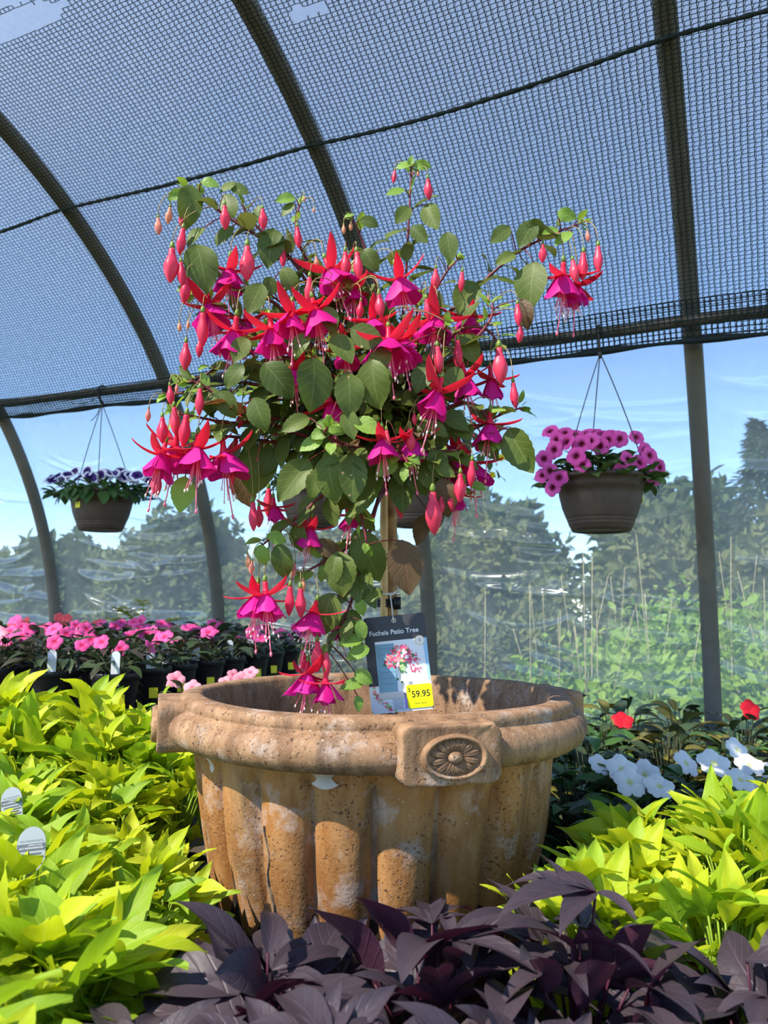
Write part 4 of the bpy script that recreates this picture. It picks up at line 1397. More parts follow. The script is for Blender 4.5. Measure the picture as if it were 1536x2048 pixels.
# round badge
for (r, mi, ly) in ((.0072, 10, L2), (.0068, 9, L2 - .0001), (.0055, 0, L2 - .0002)):
    x, z = uvp2(.885, .285)
    mb.add([(x + r * math.cos(a), ly, z + r * math.sin(a)) for a in np.linspace(0, 2 * math.pi, 24, endpoint=False)], [tuple(range(24))], None, mi)
for dz, rr in ((.0018, .001), (0, .0013), (-.0018, .0009)):
    mb.add([(x + rr * math.cos(a), L2 - .0003, z + dz + rr * 1.2 * math.sin(a)) for a in np.linspace(0, 2 * math.pi, 10, endpoint=False)], [tuple(range(10))], None, 10)
mb.obj('printed_picture', m_pr, tagE, False)
mb = MB()
x0, z0 = uvp2(.085, .195)
add_text(mb, 'Fuchsia Patio Tree', x0, z0, TW * .80, L1, 0, .012)
mb.obj('title_lettering', m_flat('white_ink', srgb(244, 244, 244)), tagE, False)
mb = MB()
rrect(mb, .59, .735, 1.0, .975, .0035, -.0016, 0, thick=.0002)
stk = mb.obj('price_sticker', m_flat('yellow_sticker', srgb(250, 246, 10)), tagE, False)
mb = MB()
x0, z0 = uvp2(.67, .865)
add_text(mb, '59.95', x0, z0, TW * .29, -.00175, 0, .014, .0095)
x0, z0 = uvp2(.615, .805)
add_text(mb, '$', x0, z0, TW * .042, -.00175, 0, .0, .0062)
x0, z0 = uvp2(.715, .938)
add_text(mb, 'Briar Patch', x0, z0, TW * .185, -.00175, 0, 0)
mb.obj('price_lettering', m_flat('dark_ink', srgb(40, 40, 36)), stk, False)
# punched hole and string
mb = MB()
x0, z0 = uvp2(.50, .055)
mb.lathe([(.0031, 0), (.0036, .0006), (.0031, .001), (.0027, .0006), (.0031, 0)], 18)
for k in range(len(mb.v)):
    mb.v[k] = np.stack([mb.v[k][:, 0] + x0, -mb.v[k][:, 2] - .0001, mb.v[k][:, 1] + z0], 1)
mb.obj('hole_edge', m_pr[0], tagE)
m_str = plain('white_twine', srgb(232, 226, 214), .9, .1)
bpy.context.view_layer.update()
Mi = tagE.matrix_world.inverted()
def tl_(p):
    return np.array(Mi @ Vector(p))
mb = MB()
hole_w = np.array(tagE.matrix_world @ Vector((x0, -.001, z0)))
kn = pix(781, 1192, TY - .024)
pts = np.array([hole_w + [0, .002, -.001], hole_w + [-.001, -.003, .004], hole_w * .5 + kn * .5 + np.array([.0, -.004, 0]), kn])
mb.tube([tl_(p) for p in chaikin(pts)], .0011, 5)
a = np.linspace(0, 2 * math.pi, 22)
c0 = pix(777, 1190, TY - .004)
loop = np.stack([c0[0] + .0195 * np.cos(a), c0[1] + .019 * np.sin(a), c0[2] + .0025 * np.cos(a * 1.0 + 1)], 1)
mb.tube([tl_(p) for p in loop], .0011, 5)
for e in ((798, 1178), (794, 1186), (770, 1190)):
    mb.tube([tl_(p) for p in bez(kn, kn + np.array([.004, -.002, .004]), pix(*e, TY - .026), 5)], [.0014, .0013, .0011, .0009, .0006], 5)
mb.obj('string', m_str, tagE)

# ------------------------------------------------------------------ hanging baskets
m_brn = NT('brown_pot_plastic')
tc = m_brn.n('ShaderNodeTexCoord')
b_ = m_brn.n('ShaderNodeBsdfPrincipled', Base_Color=m_brn.ramp(m_brn.noise(30.0, 4, tc.outputs['Object']), [(.4, srgb(78, 62, 50)), (.75, srgb(90, 72, 58))]), Roughness=.6)
m_brn = m_brn.surf(b_)
m_wire = plain('dark_hanger_wire', srgb(58, 54, 48), .5, .4)
m_pfol = leaf_mat('petunia_leaf', srgb(66, 92, 40), srgb(92, 116, 54), srgb(110, 130, 70), .25, None, .6)
m_pfol2 = leaf_mat('dark_petunia_leaf', srgb(52, 84, 34), srgb(74, 106, 46), srgb(90, 116, 60), .25, None, .6)
m_pk = petal_mat('pink_petunia_petal', srgb(244, 96, 180), srgb(236, 76, 166), .3, .6, srgb(120, 8, 50), .34)
m_vio = petal_mat('violet_white_petunia_petal', srgb(64, 24, 120), srgb(50, 20, 100), .2, .6, srgb(34, 12, 62), .2, edge=srgb(236, 232, 240))
m_yel = petal_mat('yellow_petal', srgb(240, 216, 40), srgb(230, 200, 30), .3)
m_stk = m_flat('yellow_label', srgb(248, 236, 30))
def trumpet_mesh(name, mat, lobes=5, notch=.14, cup=.25, n=30):
    """open five lobed flower facing +Z, radius 1"""
    mb = MB()
    a = np.linspace(0, 2 * math.pi, n, endpoint=False)
    edge = 1 - notch * np.abs(np.cos(a * lobes / 2)) ** 6
    rings, uvr_ = [], []
    for t, z in ((.02, -.55), (.12, -.5), (.18, -.22), (.3, .0), (.55, .08), (.8, .06), (1.0, -.04)):
        e = 1 + (edge - 1) * max(0, t * 1.5 - .5)
        rings.append(np.stack([t * e * np.cos(a), t * e * np.sin(a), z * cup * 4 * .6 + .05 * t * np.cos(a * lobes)], 1))
        uvr_.append(np.stack([(a / 6.283 * lobes) % 1, np.full(n, t)], 1))
    mb.grid(np.array(rings), np.array(uvr_), 0, wrap=True)
    return mb.mesh(name, mat)
pet_pk = trumpet_mesh('flower', m_pk)
pet_vi = trumpet_mesh('flower', m_vio, 5, .1)
pet_ye = trumpet_mesh('flower', m_yel, 5, .3)
SMALL = [blade(OVAL, .3, 7, 3, .2, .8, .2, .02, i) for i in range(2)]
def small_leaf(i, m, name='leaf'):
    mb = MB()
    mb.grid(*SMALL[i])
    return mb.mesh(name, m)
LP = [small_leaf(i, m_pfol) for i in range(2)]
LP2 = [small_leaf(i, m_pfol2) for i in range(2)]
def purlin_at(px):
    best = None
    for u in np.linspace(UD - 3.6 * SP, UD + SP, 500):
        P = purlin_pt(np.array(u))
        x, y = proj(P)
        if best is None or abs(x - px) < best[0]:
            best = (abs(x - px), P, y)
    return best[1], best[2]
def basket(px, pyrim, wpx, label, flower, fl_n, fl_size, leaf, seed, spread, height, sticker=None, nl=70, hookdrop=.045, group=None, nrod=3, rot=0.0):
    PP, _ = purlin_at(px)
    Y = PP[1] - .02
    rim = pix(px, pyrim, Y)
    R = wpx / 2 / F * Y * 1.0
    root = empty('hanging_basket', (rim[0], rim[1], rim[2] - R * 1.16), label, 'hanging basket', group)
    g = np.random.default_rng(seed)
    H = R * 1.16
    k = R
    prof = [(.0001, .03), (.50, .03), (.53, .0), (.60, .0), (.648, .10), (.652, .112), (.660, .118), (.682, .18), (.680, .192), (.688, .198), (.706, .25), (.704, .262), (.712, .268), (.735, .32), (.80, .5), (.85, .72), (.872, .87), (.895, .875), (.905, .97), (.925, 1.08), (.99, 1.085), (1.0, 1.11), (1.0, 1.15), (.985, 1.165), (.93, 1.165), (.90, 1.10), (.88, .95), (.0001, .95)]
    mb = MB()
    mb.lathe(np.array(prof) * k, 56)
    mb.obj('pot', m_brn, root)
    # hanger
    top = np.array([PP[0] - rim[0], PP[1] - rim[1], PP[2] - root.location[2]])
    kn_ = top + np.array([0, -.002, -hookdrop])
    for j in range(nrod):
        a = rot + 2 * math.pi * j / 3
        e = np.array([R * .97 * math.cos(a), R * .97 * math.sin(a), H * .985])
        mb = MB()
        mb.tube(bez(kn_, kn_ * .5 + e * .5 + np.array([e[0] * .08, e[1] * .08, 0]), e, 8), .0016, 6)
        mb.tube([e + [0, 0, .006], e - [0, 0, .014]], .004, 6)
        mb.obj('hanger_rod', m_wire, root)
    mb = MB()
    a = np.linspace(-2.6, 2.2, 14)
    ring = np.stack([np.zeros(14), .0225 * np.sin(a), .0225 * np.cos(a)], 1) @ np.eye(3)
    ax = NV_
    hp = [top + ax * (.0235 * math.sin(t)) + ZV * (.0235 * math.cos(t)) for t in np.linspace(-1.9, 1.6, 12)]
    hp += [top + ax * .012 - ZV * (hookdrop * .7), kn_]
    mb.tube(np.array(hp), .0045, 7)
    mb.tube([kn_ + [0, 0, .012], kn_, kn_ - [0, 0, .014]], [.004, .0075, .004], 8)
    mb.obj('hook', m_wire, root)
    # foliage and flowers
    mb = MB()
    for i in range(nl):
        a = g.uniform(0, 2 * math.pi)
        r = math.sqrt(g.random())
        rr = R * spread * r
        z = H * .92 + height * R * (1 - r ** 2.2) * g.uniform(.55, 1) + (0 if r < .8 else -.12 * R * g.random())
        base = np.array([rr * math.cos(a), rr * math.sin(a), z])
        tip = unit(np.array([math.cos(a), math.sin(a), g.uniform(-.5, .7)]) + g.normal(0, .35, 3))
        mb.tube(bez((base[0] * .3, base[1] * .3, H * .9), (base[0] * .8, base[1] * .8, max(H * .98, z * .8 + H * .2)), base, 4), .0012, 4)
        link('leaf', leaf[i % 2], root, orient(tip, np.array([0, -.2, 1]) + g.normal(0, .3, 3), base, g.uniform(.035, .06)))
    mb.obj('stems', m_pfol, root)
    return root, g, R, H
rt_, g, R, H = basket(1200, 955, 190, 'brown hanging basket of pink petunias with dark red throats', None, 0, .03, LP, 81, 1.12, .62, nl=190, rot=-.55, hookdrop=.06)
KPX = rt_
base_loc = np.array(rt_.location)
FLP = [(1133, 884), (1163, 888), (1152, 912), (1088, 918), (1100, 942), (1200, 892), (1257, 919), (1238, 945), (1217, 880), (1112, 880), (1300, 911), (1273, 874), (1150, 868), (1187, 862), (1207, 868), (1181, 882), (1108, 900), (1320, 935), (1312, 955), (1105, 975), (1290, 900), (1130, 865), (1170, 866), (1225, 868), (1240, 878), (1100, 862), (1085, 950), (1280, 925), (1298, 948), (1165, 930), (1118, 955)]
PPy = base_loc[1]
for i, (x, y) in enumerate(FLP):
    r = min(1, abs(x - 1200) / 120)
    dep_ = PPy - R * 1.0 * math.sqrt(max(0, 1 - r * r)) * (.95 if y > 905 else (.55 if y > 875 else -.1))
    P_ = pix(x, y, dep_)
    fz = unit(camv(P_) * .8 + np.array([(x - 1200) / 160, -.1, .25 + (.5 if y < 875 else 0)]) + g.normal(0, .22, 3))
    s = g.uniform(.023, .028)
    o = link('flower', pet_pk, rt_, orient(np.cross(fz, [1, .2, .1]), fz, P_ - base_loc, s))
    mb = MB()
    mb.tube(bez((0, 0, -.3), (0, 0, -.9), (g.normal(0, .3), g.normal(0, .3), -1.5), 5), .05, 5)
    mb.obj('flower_stalk', m_pfol, o)
mb = MB()
mb.box((R * .80, -R * .25, H * .62), (.0006, .013, .016), np.array(Matrix.Rotation(-.25, 3, 'Z')))
mb.obj('price_label', m_stk, rt_, False)

rt2, g, R, H = basket(205, 984, 136, 'brown hanging basket of dark violet and white petunias', None, 0, .03, LP2, 82, 1.42, .38, nl=150, rot=-1.35, hookdrop=.05)
bl2 = np.array(rt2.location)
for i in range(26):
    x = 97 + i * 8.2 + g.uniform(-4, 4)
    q = (x - 203) / 115
    y = 966 - 26 * math.sqrt(max(0, 1 - q * q)) * g.uniform(.5, 1) + g.uniform(-4, 6)
    P_ = pix(x, y, bl2[1] - R * 1.1 * math.sqrt(max(0, 1 - min(1, q * q))) * g.uniform(-.3, 1))
    fz = unit(camv(P_) * .55 + np.array([q * .4, -.1, .7]) + g.normal(0, .3, 3))
    link('flower', pet_vi, rt2, orient(np.cross(fz, [1, .2, .1]), fz, P_ - bl2, g.uniform(.024, .032)))
for i in range(16):
    a = -math.pi / 2 + g.uniform(-1.5, 1.5)
    base = np.array([R * 1.0 * math.cos(a), R * 1.0 * math.sin(a), H * g.uniform(.93, 1.05)])
    link('leaf', LP2[i % 2], rt2, orient(unit([math.cos(a) * .7, math.sin(a) * .7, -.8]), [math.cos(a), math.sin(a), .5], base, g.uniform(.05, .075)))
mb = MB()
qa = -math.pi / 2 - .52
st_ = np.array([R * .845 * math.cos(qa), R * .845 * math.sin(qa), H * .60])
mb.box(st_, (.012, .0012, .0125), np.array(Matrix.Rotation(qa + math.pi / 2, 3, 'Z')))
so = mb.obj('price_label', m_stk, rt2, False)
mb = MB()
V, Fc = text_mb('19.95', 1.0, .02)
V = V[:, :2] * .0072
V[:, 0] -= V[:, 0].mean()
R3 = np.array(Matrix.Rotation(qa + math.pi / 2, 3, 'Z'))
mb.add(np.stack([V[:, 0], np.full(len(V), -.0016), V[:, 1]], 1) @ R3.T + st_, Fc)
mb.obj('price_lettering', m_flat('label_ink', srgb(40, 40, 30)), so, False)
# loose cut tie ends above the violet basket
mb = MB()
kk_ = np.array([purlin_at(205)[0]])[0]
mb.tube(bez(kk_ + [0, -.03, -.02], kk_ + [-.04, -.03, -.065], kk_ + [-.105, -.03, -.055], 8), .0016, 5)
mb.tube(bez(kk_ + [0, -.03, -.07], kk_ + [-.0, -.03, -.10], kk_ + [-.03, -.03, -.125], 8), .0016, 5)
o = mb.obj('tie_wire', m_wire)
tag(o, 'loose cut wire ends hanging above the violet petunia basket', 'wire')

rt3, g, R, H = basket(628, 968, 150, 'brown hanging basket half hidden behind the fuchsia leaves', None, 0, .03, LP2, 83, 1.1, .4, nl=50, rot=.3)
rt4, g, R, H = basket(834, 962, 160, 'brown hanging basket with small yellow flowers behind the fuchsia crown', None, 0, .03, LP, 84, 1.1, .5, nl=60, rot=.8)
b4 = np.array(rt4.location)
for i in range(34):
    t = g.random()
    x, y = 915 + 85 * t + g.normal(0, 8), 850 + 110 * t * g.random() + g.normal(0, 14)
    P_ = pix(x, y, b4[1] - .02 + g.normal(0, .04))
    link('leaf', LP[i % 2], rt4, orient(unit(g.normal(size=3) + [.5, 0, .1]), [0, -.4, 1], P_ - b4, g.uniform(.03, .05)))
mb = MB()
for i in range(7):
    e = pix(930 + 80 * g.random(), 860 + 110 * g.random(), b4[1] - .03) - b4
    mb.tube(bez((R * .6, 0, H), (e[0] * .7, 0, H * 1.5), e, 8), .0016, 4)
mb.obj('trailing_stem', m_pfol, rt4)
for (x, y) in ((985, 950), (978, 900), (1003, 915), (990, 885)):
    P_ = pix(x, y, b4[1] - .06)
    fz = unit(camv(P_) + g.normal(0, .4, 3))
    link('flower', pet_ye, rt4, orient(np.cross(fz, [1, 0, .2]), fz, P_ - b4, .012))

# ------------------------------------------------------------------ potted bench plants
m_pot = plain('black_nursery_pot', (.012, .013, .014), .42, .4)
m_potg = plain('dark_green_nursery_pot', (.010, .022, .020), .42, .4)
def pot_mesh(R, h, mat):
    mb = MB()
    mb.lathe([(.0001, 0), (R * .72, 0), (R * .74, .004), (R * .93, h * .82), (R * .94, h * .83), (R * 1.0, h * .84), (R * 1.01, h * .98), (R * 1.0, h), (R * .95, h), (R * .92, h * .9), (.0001, h * .88)], 24)
    return mb.mesh('pot', mat)
m_lime = leaf_mat('lime_vine_leaf', srgb(172, 192, 30), srgb(208, 210, 48), srgb(218, 222, 110), .42, srgb(214, 224, 10), .5, .28, veins=5, bump=.15)
m_limeg = leaf_mat('green_lime_vine_leaf', srgb(134, 170, 36), srgb(166, 192, 44), srgb(184, 204, 90), .42, srgb(180, 214, 20), .5, .28, veins=5, bump=.15)
m_lst = plain('lime_vine_stem', srgb(132, 160, 50), .6, .2)
m_pur = leaf_mat('purple_vine_leaf', srgb(54, 45, 51), srgb(72, 61, 68), srgb(84, 66, 78), .10, srgb(110, 16, 56), .48, .4, veins=6, back=srgb(76, 40, 58), bump=.22)
m_pst = plain('purple_vine_stem', srgb(70, 26, 44), .5, .3)
def lime_variant(i):
    g = np.random.default_rng(70 + i)
    ARROW = ([0, .03, .1, .2, .3, .42, .6, .8, .93, 1], [.06, .5, .86, 1, .82, .74, .56, .28, .09, 0])
    sp = []
    if i % 4 == 0:
        P, uv = blade(LANCE, .22, 10, 5, .25, .55, .36, .02, i, 0, .05)
        sp = [(P, uv, 0, 1, 0)]
    elif i % 4 in (1, 2):
        P, uv = blade(ARROW, .27, 11, 5, .25, .65, .34, .03, i, 0, .12)
        sp = [(P, uv, 0, 1, 0)]
        for s_ in (-1, 1):
            Q, uq = blade(LANCE, .26, 6, 3, .3, .6, .2, .02, i, 0, 0)
            sp.append((Q, uq, s_ * g.uniform(.85, 1.1), .5 if i % 4 == 1 else .62, .004))
    else:
        P, uv = blade(ARROW, .29, 11, 5, .15, .4, .28, .04, i * 2, 0, .14)
        sp = [(P, uv, 0, 1, 0)]
    return sp
LIME = [blades_mesh('leaf', lime_variant(i), None) for i in range(8)]
LIME_M = [mb.mesh('leaf', m_lime if i % 3 else m_limeg) for i, mb in enumerate(LIME)]
def purple_variant(i):
    g = np.random.default_rng(170 + i)
    if i % 4 in (0, 2):
        P, uv = blade(LANCE, .17 + .025 * (i % 3), 11, 5, .3, .7 + .2 * (i % 3), .38, .012, i, 0, .03)
        return [(P, uv, 0, 1, 0)]
    if i == 3:
        P, uv = blade(OVAL, .30, 11, 5, .3, .7, .25, .02, i, 0, .06)
        return [(P, uv, 0, 1, 0)]
    P, uv = blade(LANCE, .145, 11, 5, .3, .8, .4, .012, i, 0, 0)
    sp = [(P, uv, 0, 1, 0)]
    for s_ in (-1, 1):
        Q, uq = blade(LANCE, .14, 9, 5, .3, .8, .35, .01, i, 0, 0)
        sp.append((Q, uq, s_ * g.uniform(.55, .8), .78, .002))
        if i % 4 == 1:
            sp.append((Q, uq, s_ * g.uniform(1.3, 1.7), .5, .004))
    return sp
PUR_M = [blades_mesh('leaf', purple_variant(i), None).mesh('leaf', m_pur) for i in range(6)]
def vine_proto(kind, leaves, n, Rp, hp, potm, stemm, R, zlo, zhi, lsz, seed, elev, low=14):
    """first plant of a kind at the origin: pot, stems, single leaves"""
    root = bpy.data.objects.new(kind, None)
    col.objects.link(root)
    root.empty_display_size = .05
    g = np.random.default_rng(seed)
    kids = [link('pot', pot_mesh(Rp, hp, potm), root)]
    mb = MB()
    for i in range(n + low):
        lowl = i >= n
        a = i * 2.39996 + g.uniform(-.3, .3)
        r = R * math.sqrt((i + .5) / n) * g.uniform(.85, 1.12) if not lowl else R * g.uniform(.5, 1.1)
        q = min(1.2, r / R)
        z = zhi - (zhi - zlo) * q ** 1.6 * .8 + g.normal(0, .014) if not lowl else zlo - g.uniform(0, .05)
        L = g.uniform(*lsz) * (1 if not lowl else .9)
        az = a + g.normal(0, .55)
        el = math.radians(g.uniform(*elev) - 28 * q)
        tip = np.array([math.cos(az) * math.cos(el), math.sin(az) * math.cos(el), math.sin(el)])
        base = np.array([r * math.cos(a), r * math.sin(a), z]) - tip * L * .35
        base[2] = max(base[2], hp + .01)
        nr = np.array([0, 0, .8]) + SUNV * .6 + g.normal(0, .38, 3)
        mb.tube(bez((base[0] * .15, base[1] * .15, hp * .9), (base[0] * .45, base[1] * .45, hp * .5 + base[2] * .5 + .01), base, 5), [.0022, .002, .0017, .0015, .0012], 4)
        lf = link('leaf', leaves[int(g.integers(len(leaves)))], root, orient(tip, nr, base, L))
        lf['tipx'] = [float(v) for v in (base + tip * L)]
        kids.append(lf)
    kids.append(mb.obj('stems', stemm, root))
    KIDS[root.name] = kids
    return root
def kill_proto(root):
    for k in KIDS[root.name]:
        bpy.data.objects.remove(k)
    bpy.data.objects.remove(root)
def blocked(P):
    """inside the planter or under its rim"""
    d = math.hypot(P[0] - PC[0], P[1] - PC[1])
    zl = P[2] - PC[2]
    lim = .335 if zl > .345 else np.interp(zl, [0, .1, .25, .36], [.20, .235, .275, .285])
    return d < lim and zl < .47
def place_plant(proto, loc, rz, sc, label, cat, group, name=None):
    Mw = Matrix.Translation(Vector(loc)) @ Matrix.Rotation(rz, 4, 'Z') @ Matrix.Scale(sc, 4)
    def keep(ch):
        if 'tipx' not in ch:
            return True
        b = Mw @ ch.matrix_basis.translation
        t = Mw @ Vector(ch['tipx'])
        if blocked(b) or blocked(t) or blocked((b + t) / 2):
            return False
        if np.linalg.norm(np.array(t) - CAM) < .30 or np.linalg.norm(np.array(b) - CAM) < .30:
            return False
        for (x0, x1, y0, y1, far) in ((28, 96, 1655, 1755, .86), (30, 90, 1565, 1612, 1.06)):      # plants parted around the label stakes
            for q in (b, t, (b + t) / 2):
                qx, qy = proj(np.array(q))
                if x0 < qx < x1 and y0 < qy < y1 and q[1] < far + .03:
                    return False
        return wall_to_uw(np.array(t))[1] > .03
    r = proto.copy()
    col.objects.link(r)
    for ch in KIDS[proto.name]:
        if keep(ch):
            c = ch.copy()
            col.objects.link(c)
            c.parent = r
            if 'tipx' in c:
                del c['tipx']
    r.location, r.scale = loc, (sc, sc, sc)
    r.rotation_euler = (0, 0, rz)
    tag(r, label, cat, group)
    return r
LP_ = [vine_proto('lime_vine', LIME_M, 58, .066, .135, m_potg, m_lst, .112, .225, .325, (.052, .092), 900 + i, (12, 82)) for i in range(3)]
LB_ = [vine_proto('lime_vine', LIME_M, 40, .066, .135, m_potg, m_lst, .115, .225, .315, (.075, .125), 930 + i, (12, 80)) for i in range(2)]
PP_ = [vine_proto('purple_vine', PUR_M, 26, .062, .13, m_potg, m_pst, .105, .18, .28, (.07, .115), 950 + i, (0, 75), 10) for i in range(3)]
g = np.random.default_rng(77)
lime_spots = []
for iy in range(10):
    for ix in range(-7, 8):
        x = ix * .15 + (.075 if iy % 2 else 0) + g.uniform(-.015, .015)
        y = .46 + iy * .14 + g.uniform(-.012, .012)
        d = math.hypot(x - PC[0], y - PC[1])
        if d < .325 or abs(x) > .56 * y + .14:
            continue
        if x < 0:
            if y > 1.70 or (y > 1.34 and x > -.32) or (x > -.29 and y < 1.0):
                continue
            e = (np.array([x, y, 0]) - S0)
            if e @ ey > -.09 and y > 1.62:
                continue
        else:
            if y > 1.22 or x < .12:
                continue
            if y < .84 and x < .50:
                continue
        lime_spots.append((x, y))
lime_spots += [(-.31, .76), (.52, .82)]
for i, (x, y) in enumerate(lime_spots):
    if x < 0:
        where = 'in front of the impatiens shelf' if y > 1.36 else ('around the farther plant label' if y > .98 else ('between the nearer label and the purple vines' if x > -.42 else 'beside the nearer plant label'))
    else:
        where = 'next to the white impatiens' if y > 1.0 else 'between the planter and the purple vines'
    lab = 'lime sweet potato vine ' + where
    gr = 'lime vines ' + where
    d = math.hypot(x - PC[0], y - PC[1])
    sc = g.uniform(.95, 1.05) * np.interp(d, [.33, .5, .75], [.74, .90, .97])
    if x < 0 and y > 1.2:
        sc *= np.interp(y, [1.2, 1.65], [1.02, 1.28])
    if x > 0 and y > .95:
        sc *= 1.05
    place_plant(LB_[i % 2] if (y < .78 and x < 0) else LP_[i % 3], (x, y, BZ), g.uniform(0, 6.28), sc, lab, 'plant', gr)
for i, (x, y) in enumerate([(-.19, .60), (-.05, .58), (.09, .59), (.23, .60), (.37, .60), (-.10, .73), (.05, .76), (.18, .75), (.33, .71), (.47, .67)]):
    place_plant(PP_[i % 3], (x, y, BZ), g.uniform(0, 6.28), g.uniform(.95, 1.05) * (1.02 if y > .7 else .92), 'purple sweet potato vine ' + ('close against the planter front' if y > .7 else 'in the row set away from the planter'), 'plant', 'purple vines ' + ('close to the planter' if y > .7 else 'away from the planter'))
for p in LP_ + PP_ + LB_:
    kill_proto(p)

# --- impatiens
m_il = leaf_mat('impatiens_leaf', srgb(46, 62, 38), srgb(62, 80, 46), srgb(92, 96, 66), .15, None, .4, .4, veins=7)
m_ib = leaf_mat('bronze_impatiens_leaf', srgb(62, 50, 42), srgb(58, 68, 44), srgb(110, 80, 70), .15, None, .4, .4, veins=7)
m_iv = leaf_mat('variegated_impatiens_leaf', srgb(46, 64, 36), srgb(62, 80, 42), srgb(120, 116, 60), .2, None, .4, .4, veins=7, tip=srgb(128, 118, 50))
m_ig = leaf_mat('green_impatiens_leaf', srgb(60, 96, 44), srgb(78, 116, 50), srgb(120, 150, 80), .25, None, .4, .4, veins=7)
m_ist = plain('impatiens_stem', srgb(56, 62, 40), .6, .2)
ILB = [blade(LANCE, .2, 8, 3, .3, .9, .3, .01, i, .02, .02) for i in range(2)]
def imp_leaf(m):
    r = []
    for P, uv in ILB:
        mb = MB()
        mb.grid(P, uv)
        r.append(mb.mesh('leaf', m))
    return r
IL = {'d': imp_leaf(m_il), 'b': imp_leaf(m_ib), 'v': imp_leaf(m_iv), 'g': imp_leaf(m_ig)}
def disc_flower(mat, seed):
    """five broad rounded petals, nearly flat, facing +Z, radius 1"""
    mb = MB()
    g = np.random.default_rng(seed)
    for j in range(5):
        a0 = 2 * math.pi * j / 5 + g.uniform(-.1, .1)
        nv, nu = 5, 5
        P = np.zeros((nv, nu, 3))
        uv = np.zeros((nv, nu, 2))
        for i, t in enumerate(np.linspace(.03, 1, nv)):
            hw = .58 * math.sin(math.pi * min(.94, t * .74 + .12)) ** .8
            for k, u in enumerate(np.linspace(-1, 1, nu)):
                rad = t * (1 - .14 * u * u * t) - (.08 if abs(u) < .1 and t > .9 else 0)
                P[i, k] = (rad * math.cos(a0) - u * hw * t ** .5 * math.sin(a0), rad * math.sin(a0) + u * hw * t ** .5 * math.cos(a0), .02 * j + .12 * math.sin(t * 2.4) - .10 * u * u * t)
                uv[i, k] = (u * .5 + .5, t)
        mb.grid(P, uv)
    return mb.mesh('flower', mat)
m_if = {'hot': petal_mat('hot_pink_impatiens', srgb(240, 80, 150), srgb(236, 96, 170), .3, .6, srgb(214, 30, 90), .2),
        'pale': petal_mat('pale_pink_impatiens', srgb(250, 176, 190), srgb(246, 150, 170), .3, .6, srgb(226, 90, 120), .12),
        'white': petal_mat('white_impatiens', srgb(250, 250, 246), srgb(244, 246, 244), .25, .6, srgb(226, 226, 150), .06),
        'red': petal_mat('red_impatiens', srgb(214, 26, 44), srgb(200, 30, 50), .25, .6),
        'coral': petal_mat('coral_impatiens', srgb(240, 96, 96), srgb(236, 80, 90), .3, .6)}
IFL = {k: [disc_flower(m, 5 + i) for i in range(2)] for k, m in m_if.items()}
POT_I = pot_mesh(.058, .105, m_pot)
m_lbl = plain('white_plant_label', srgb(214, 218, 222), .5, .3)
mb = MB()
mb.box((0, 0, .0), (.010, .0006, .035))
a = np.linspace(0, math.pi, 9)
mb.add([(.010 * math.cos(t), -.0006, .035 + .010 * math.sin(t)) for t in a] + [(.010 * math.cos(t), .0006, .035 + .010 * math.sin(t)) for t in a], [tuple(range(9)), tuple(range(17, 8, -1))])
ME_LBL = mb.mesh('plant_label', m_lbl, False)
mb = MB()
mb.box((0, 0, 0), (.011, .0006, .0125))
ME_YST = mb.mesh('price_label', m_stk, False)
def impatiens(loc, kinds, nleaf, R, h, flowers, label, group, seed, lsz=(.05, .085), fsz=.027, lbl=False, yst=False, nm='impatiens', pot=True, face=None):
    root = empty(nm, loc, label, 'plant', group)
    g = np.random.default_rng(seed)
    link('pot', POT_I, root)
    z0 = .095
    mb = MB()
    for i in range(nleaf):
        a = i * 2.39996 + g.uniform(-.4, .4)
        q = math.sqrt((i + .5) / nleaf)
        r = R * q * .75
        z = z0 + h * (1 - .55 * q * q) * (g.uniform(.72, 1.0) if i % 3 else g.uniform(.2, .7))
        L = g.uniform(*lsz)
        el = math.radians(g.uniform(0, 45) - 30 * q)
        az = a + g.normal(0, .4)
        tip = np.array([math.cos(az) * math.cos(el), math.sin(az) * math.cos(el), math.sin(el)])
        base = np.array([r * math.cos(a), r * math.sin(a), z])
        link('leaf', IL[kinds[i % len(kinds)]][i % 2], root, orient(tip, np.array([0, 0, 1.]) + g.normal(0, .25, 3), base, L))
        mb.tube(bez((base[0] * .2, base[1] * .2, z0 - .01), (base[0] * .5, base[1] * .5, z * .6 + z0 * .4), base, 4), .0013, 4)
    mb.obj('stems', m_ist, root)
    for j in range(len(flowers)):
        a = g.uniform(0, 6.28)
        if g.random() < .65:
            a = -math.pi / 2 + g.normal(0, .9)
        q = math.sqrt(g.random()) * .95
        P_ = np.array([R * q * math.cos(a), R * q * math.sin(a), z0 + h * (1.06 - .45 * q * q) + g.uniform(0, .015)])
        fz = unit(np.array([.1, -.75, .75]) + np.array([math.cos(a), math.sin(a), 0]) * .45 * q + g.normal(0, .25, 3))
        link('flower', IFL[flowers[j]][j % 2], root, orient(np.cross(fz, [1, .1, .2]), fz, P_, fsz * g.uniform(.85, 1.15)))
    if lbl:
        a = -math.pi / 2 + g.uniform(-.4, .5)
        link('plant_label', ME_LBL, root, Matrix.Translation((.050 * math.cos(a), .050 * math.sin(a), .112)) @ Matrix.Rotation(g.uniform(-.3, .3), 4, 'Z'))
    if yst:
        a = -math.pi / 2 + .55
        link('price_label', ME_YST, root, Matrix.Translation((.0522 * math.cos(a), .0522 * math.sin(a), .045)) @ Matrix.Rotation(a + math.pi / 2, 4, 'Z') @ Matrix.Rotation(-.13, 4, 'X'))
    return root
g = np.random.default_rng(31)
n_ = 0
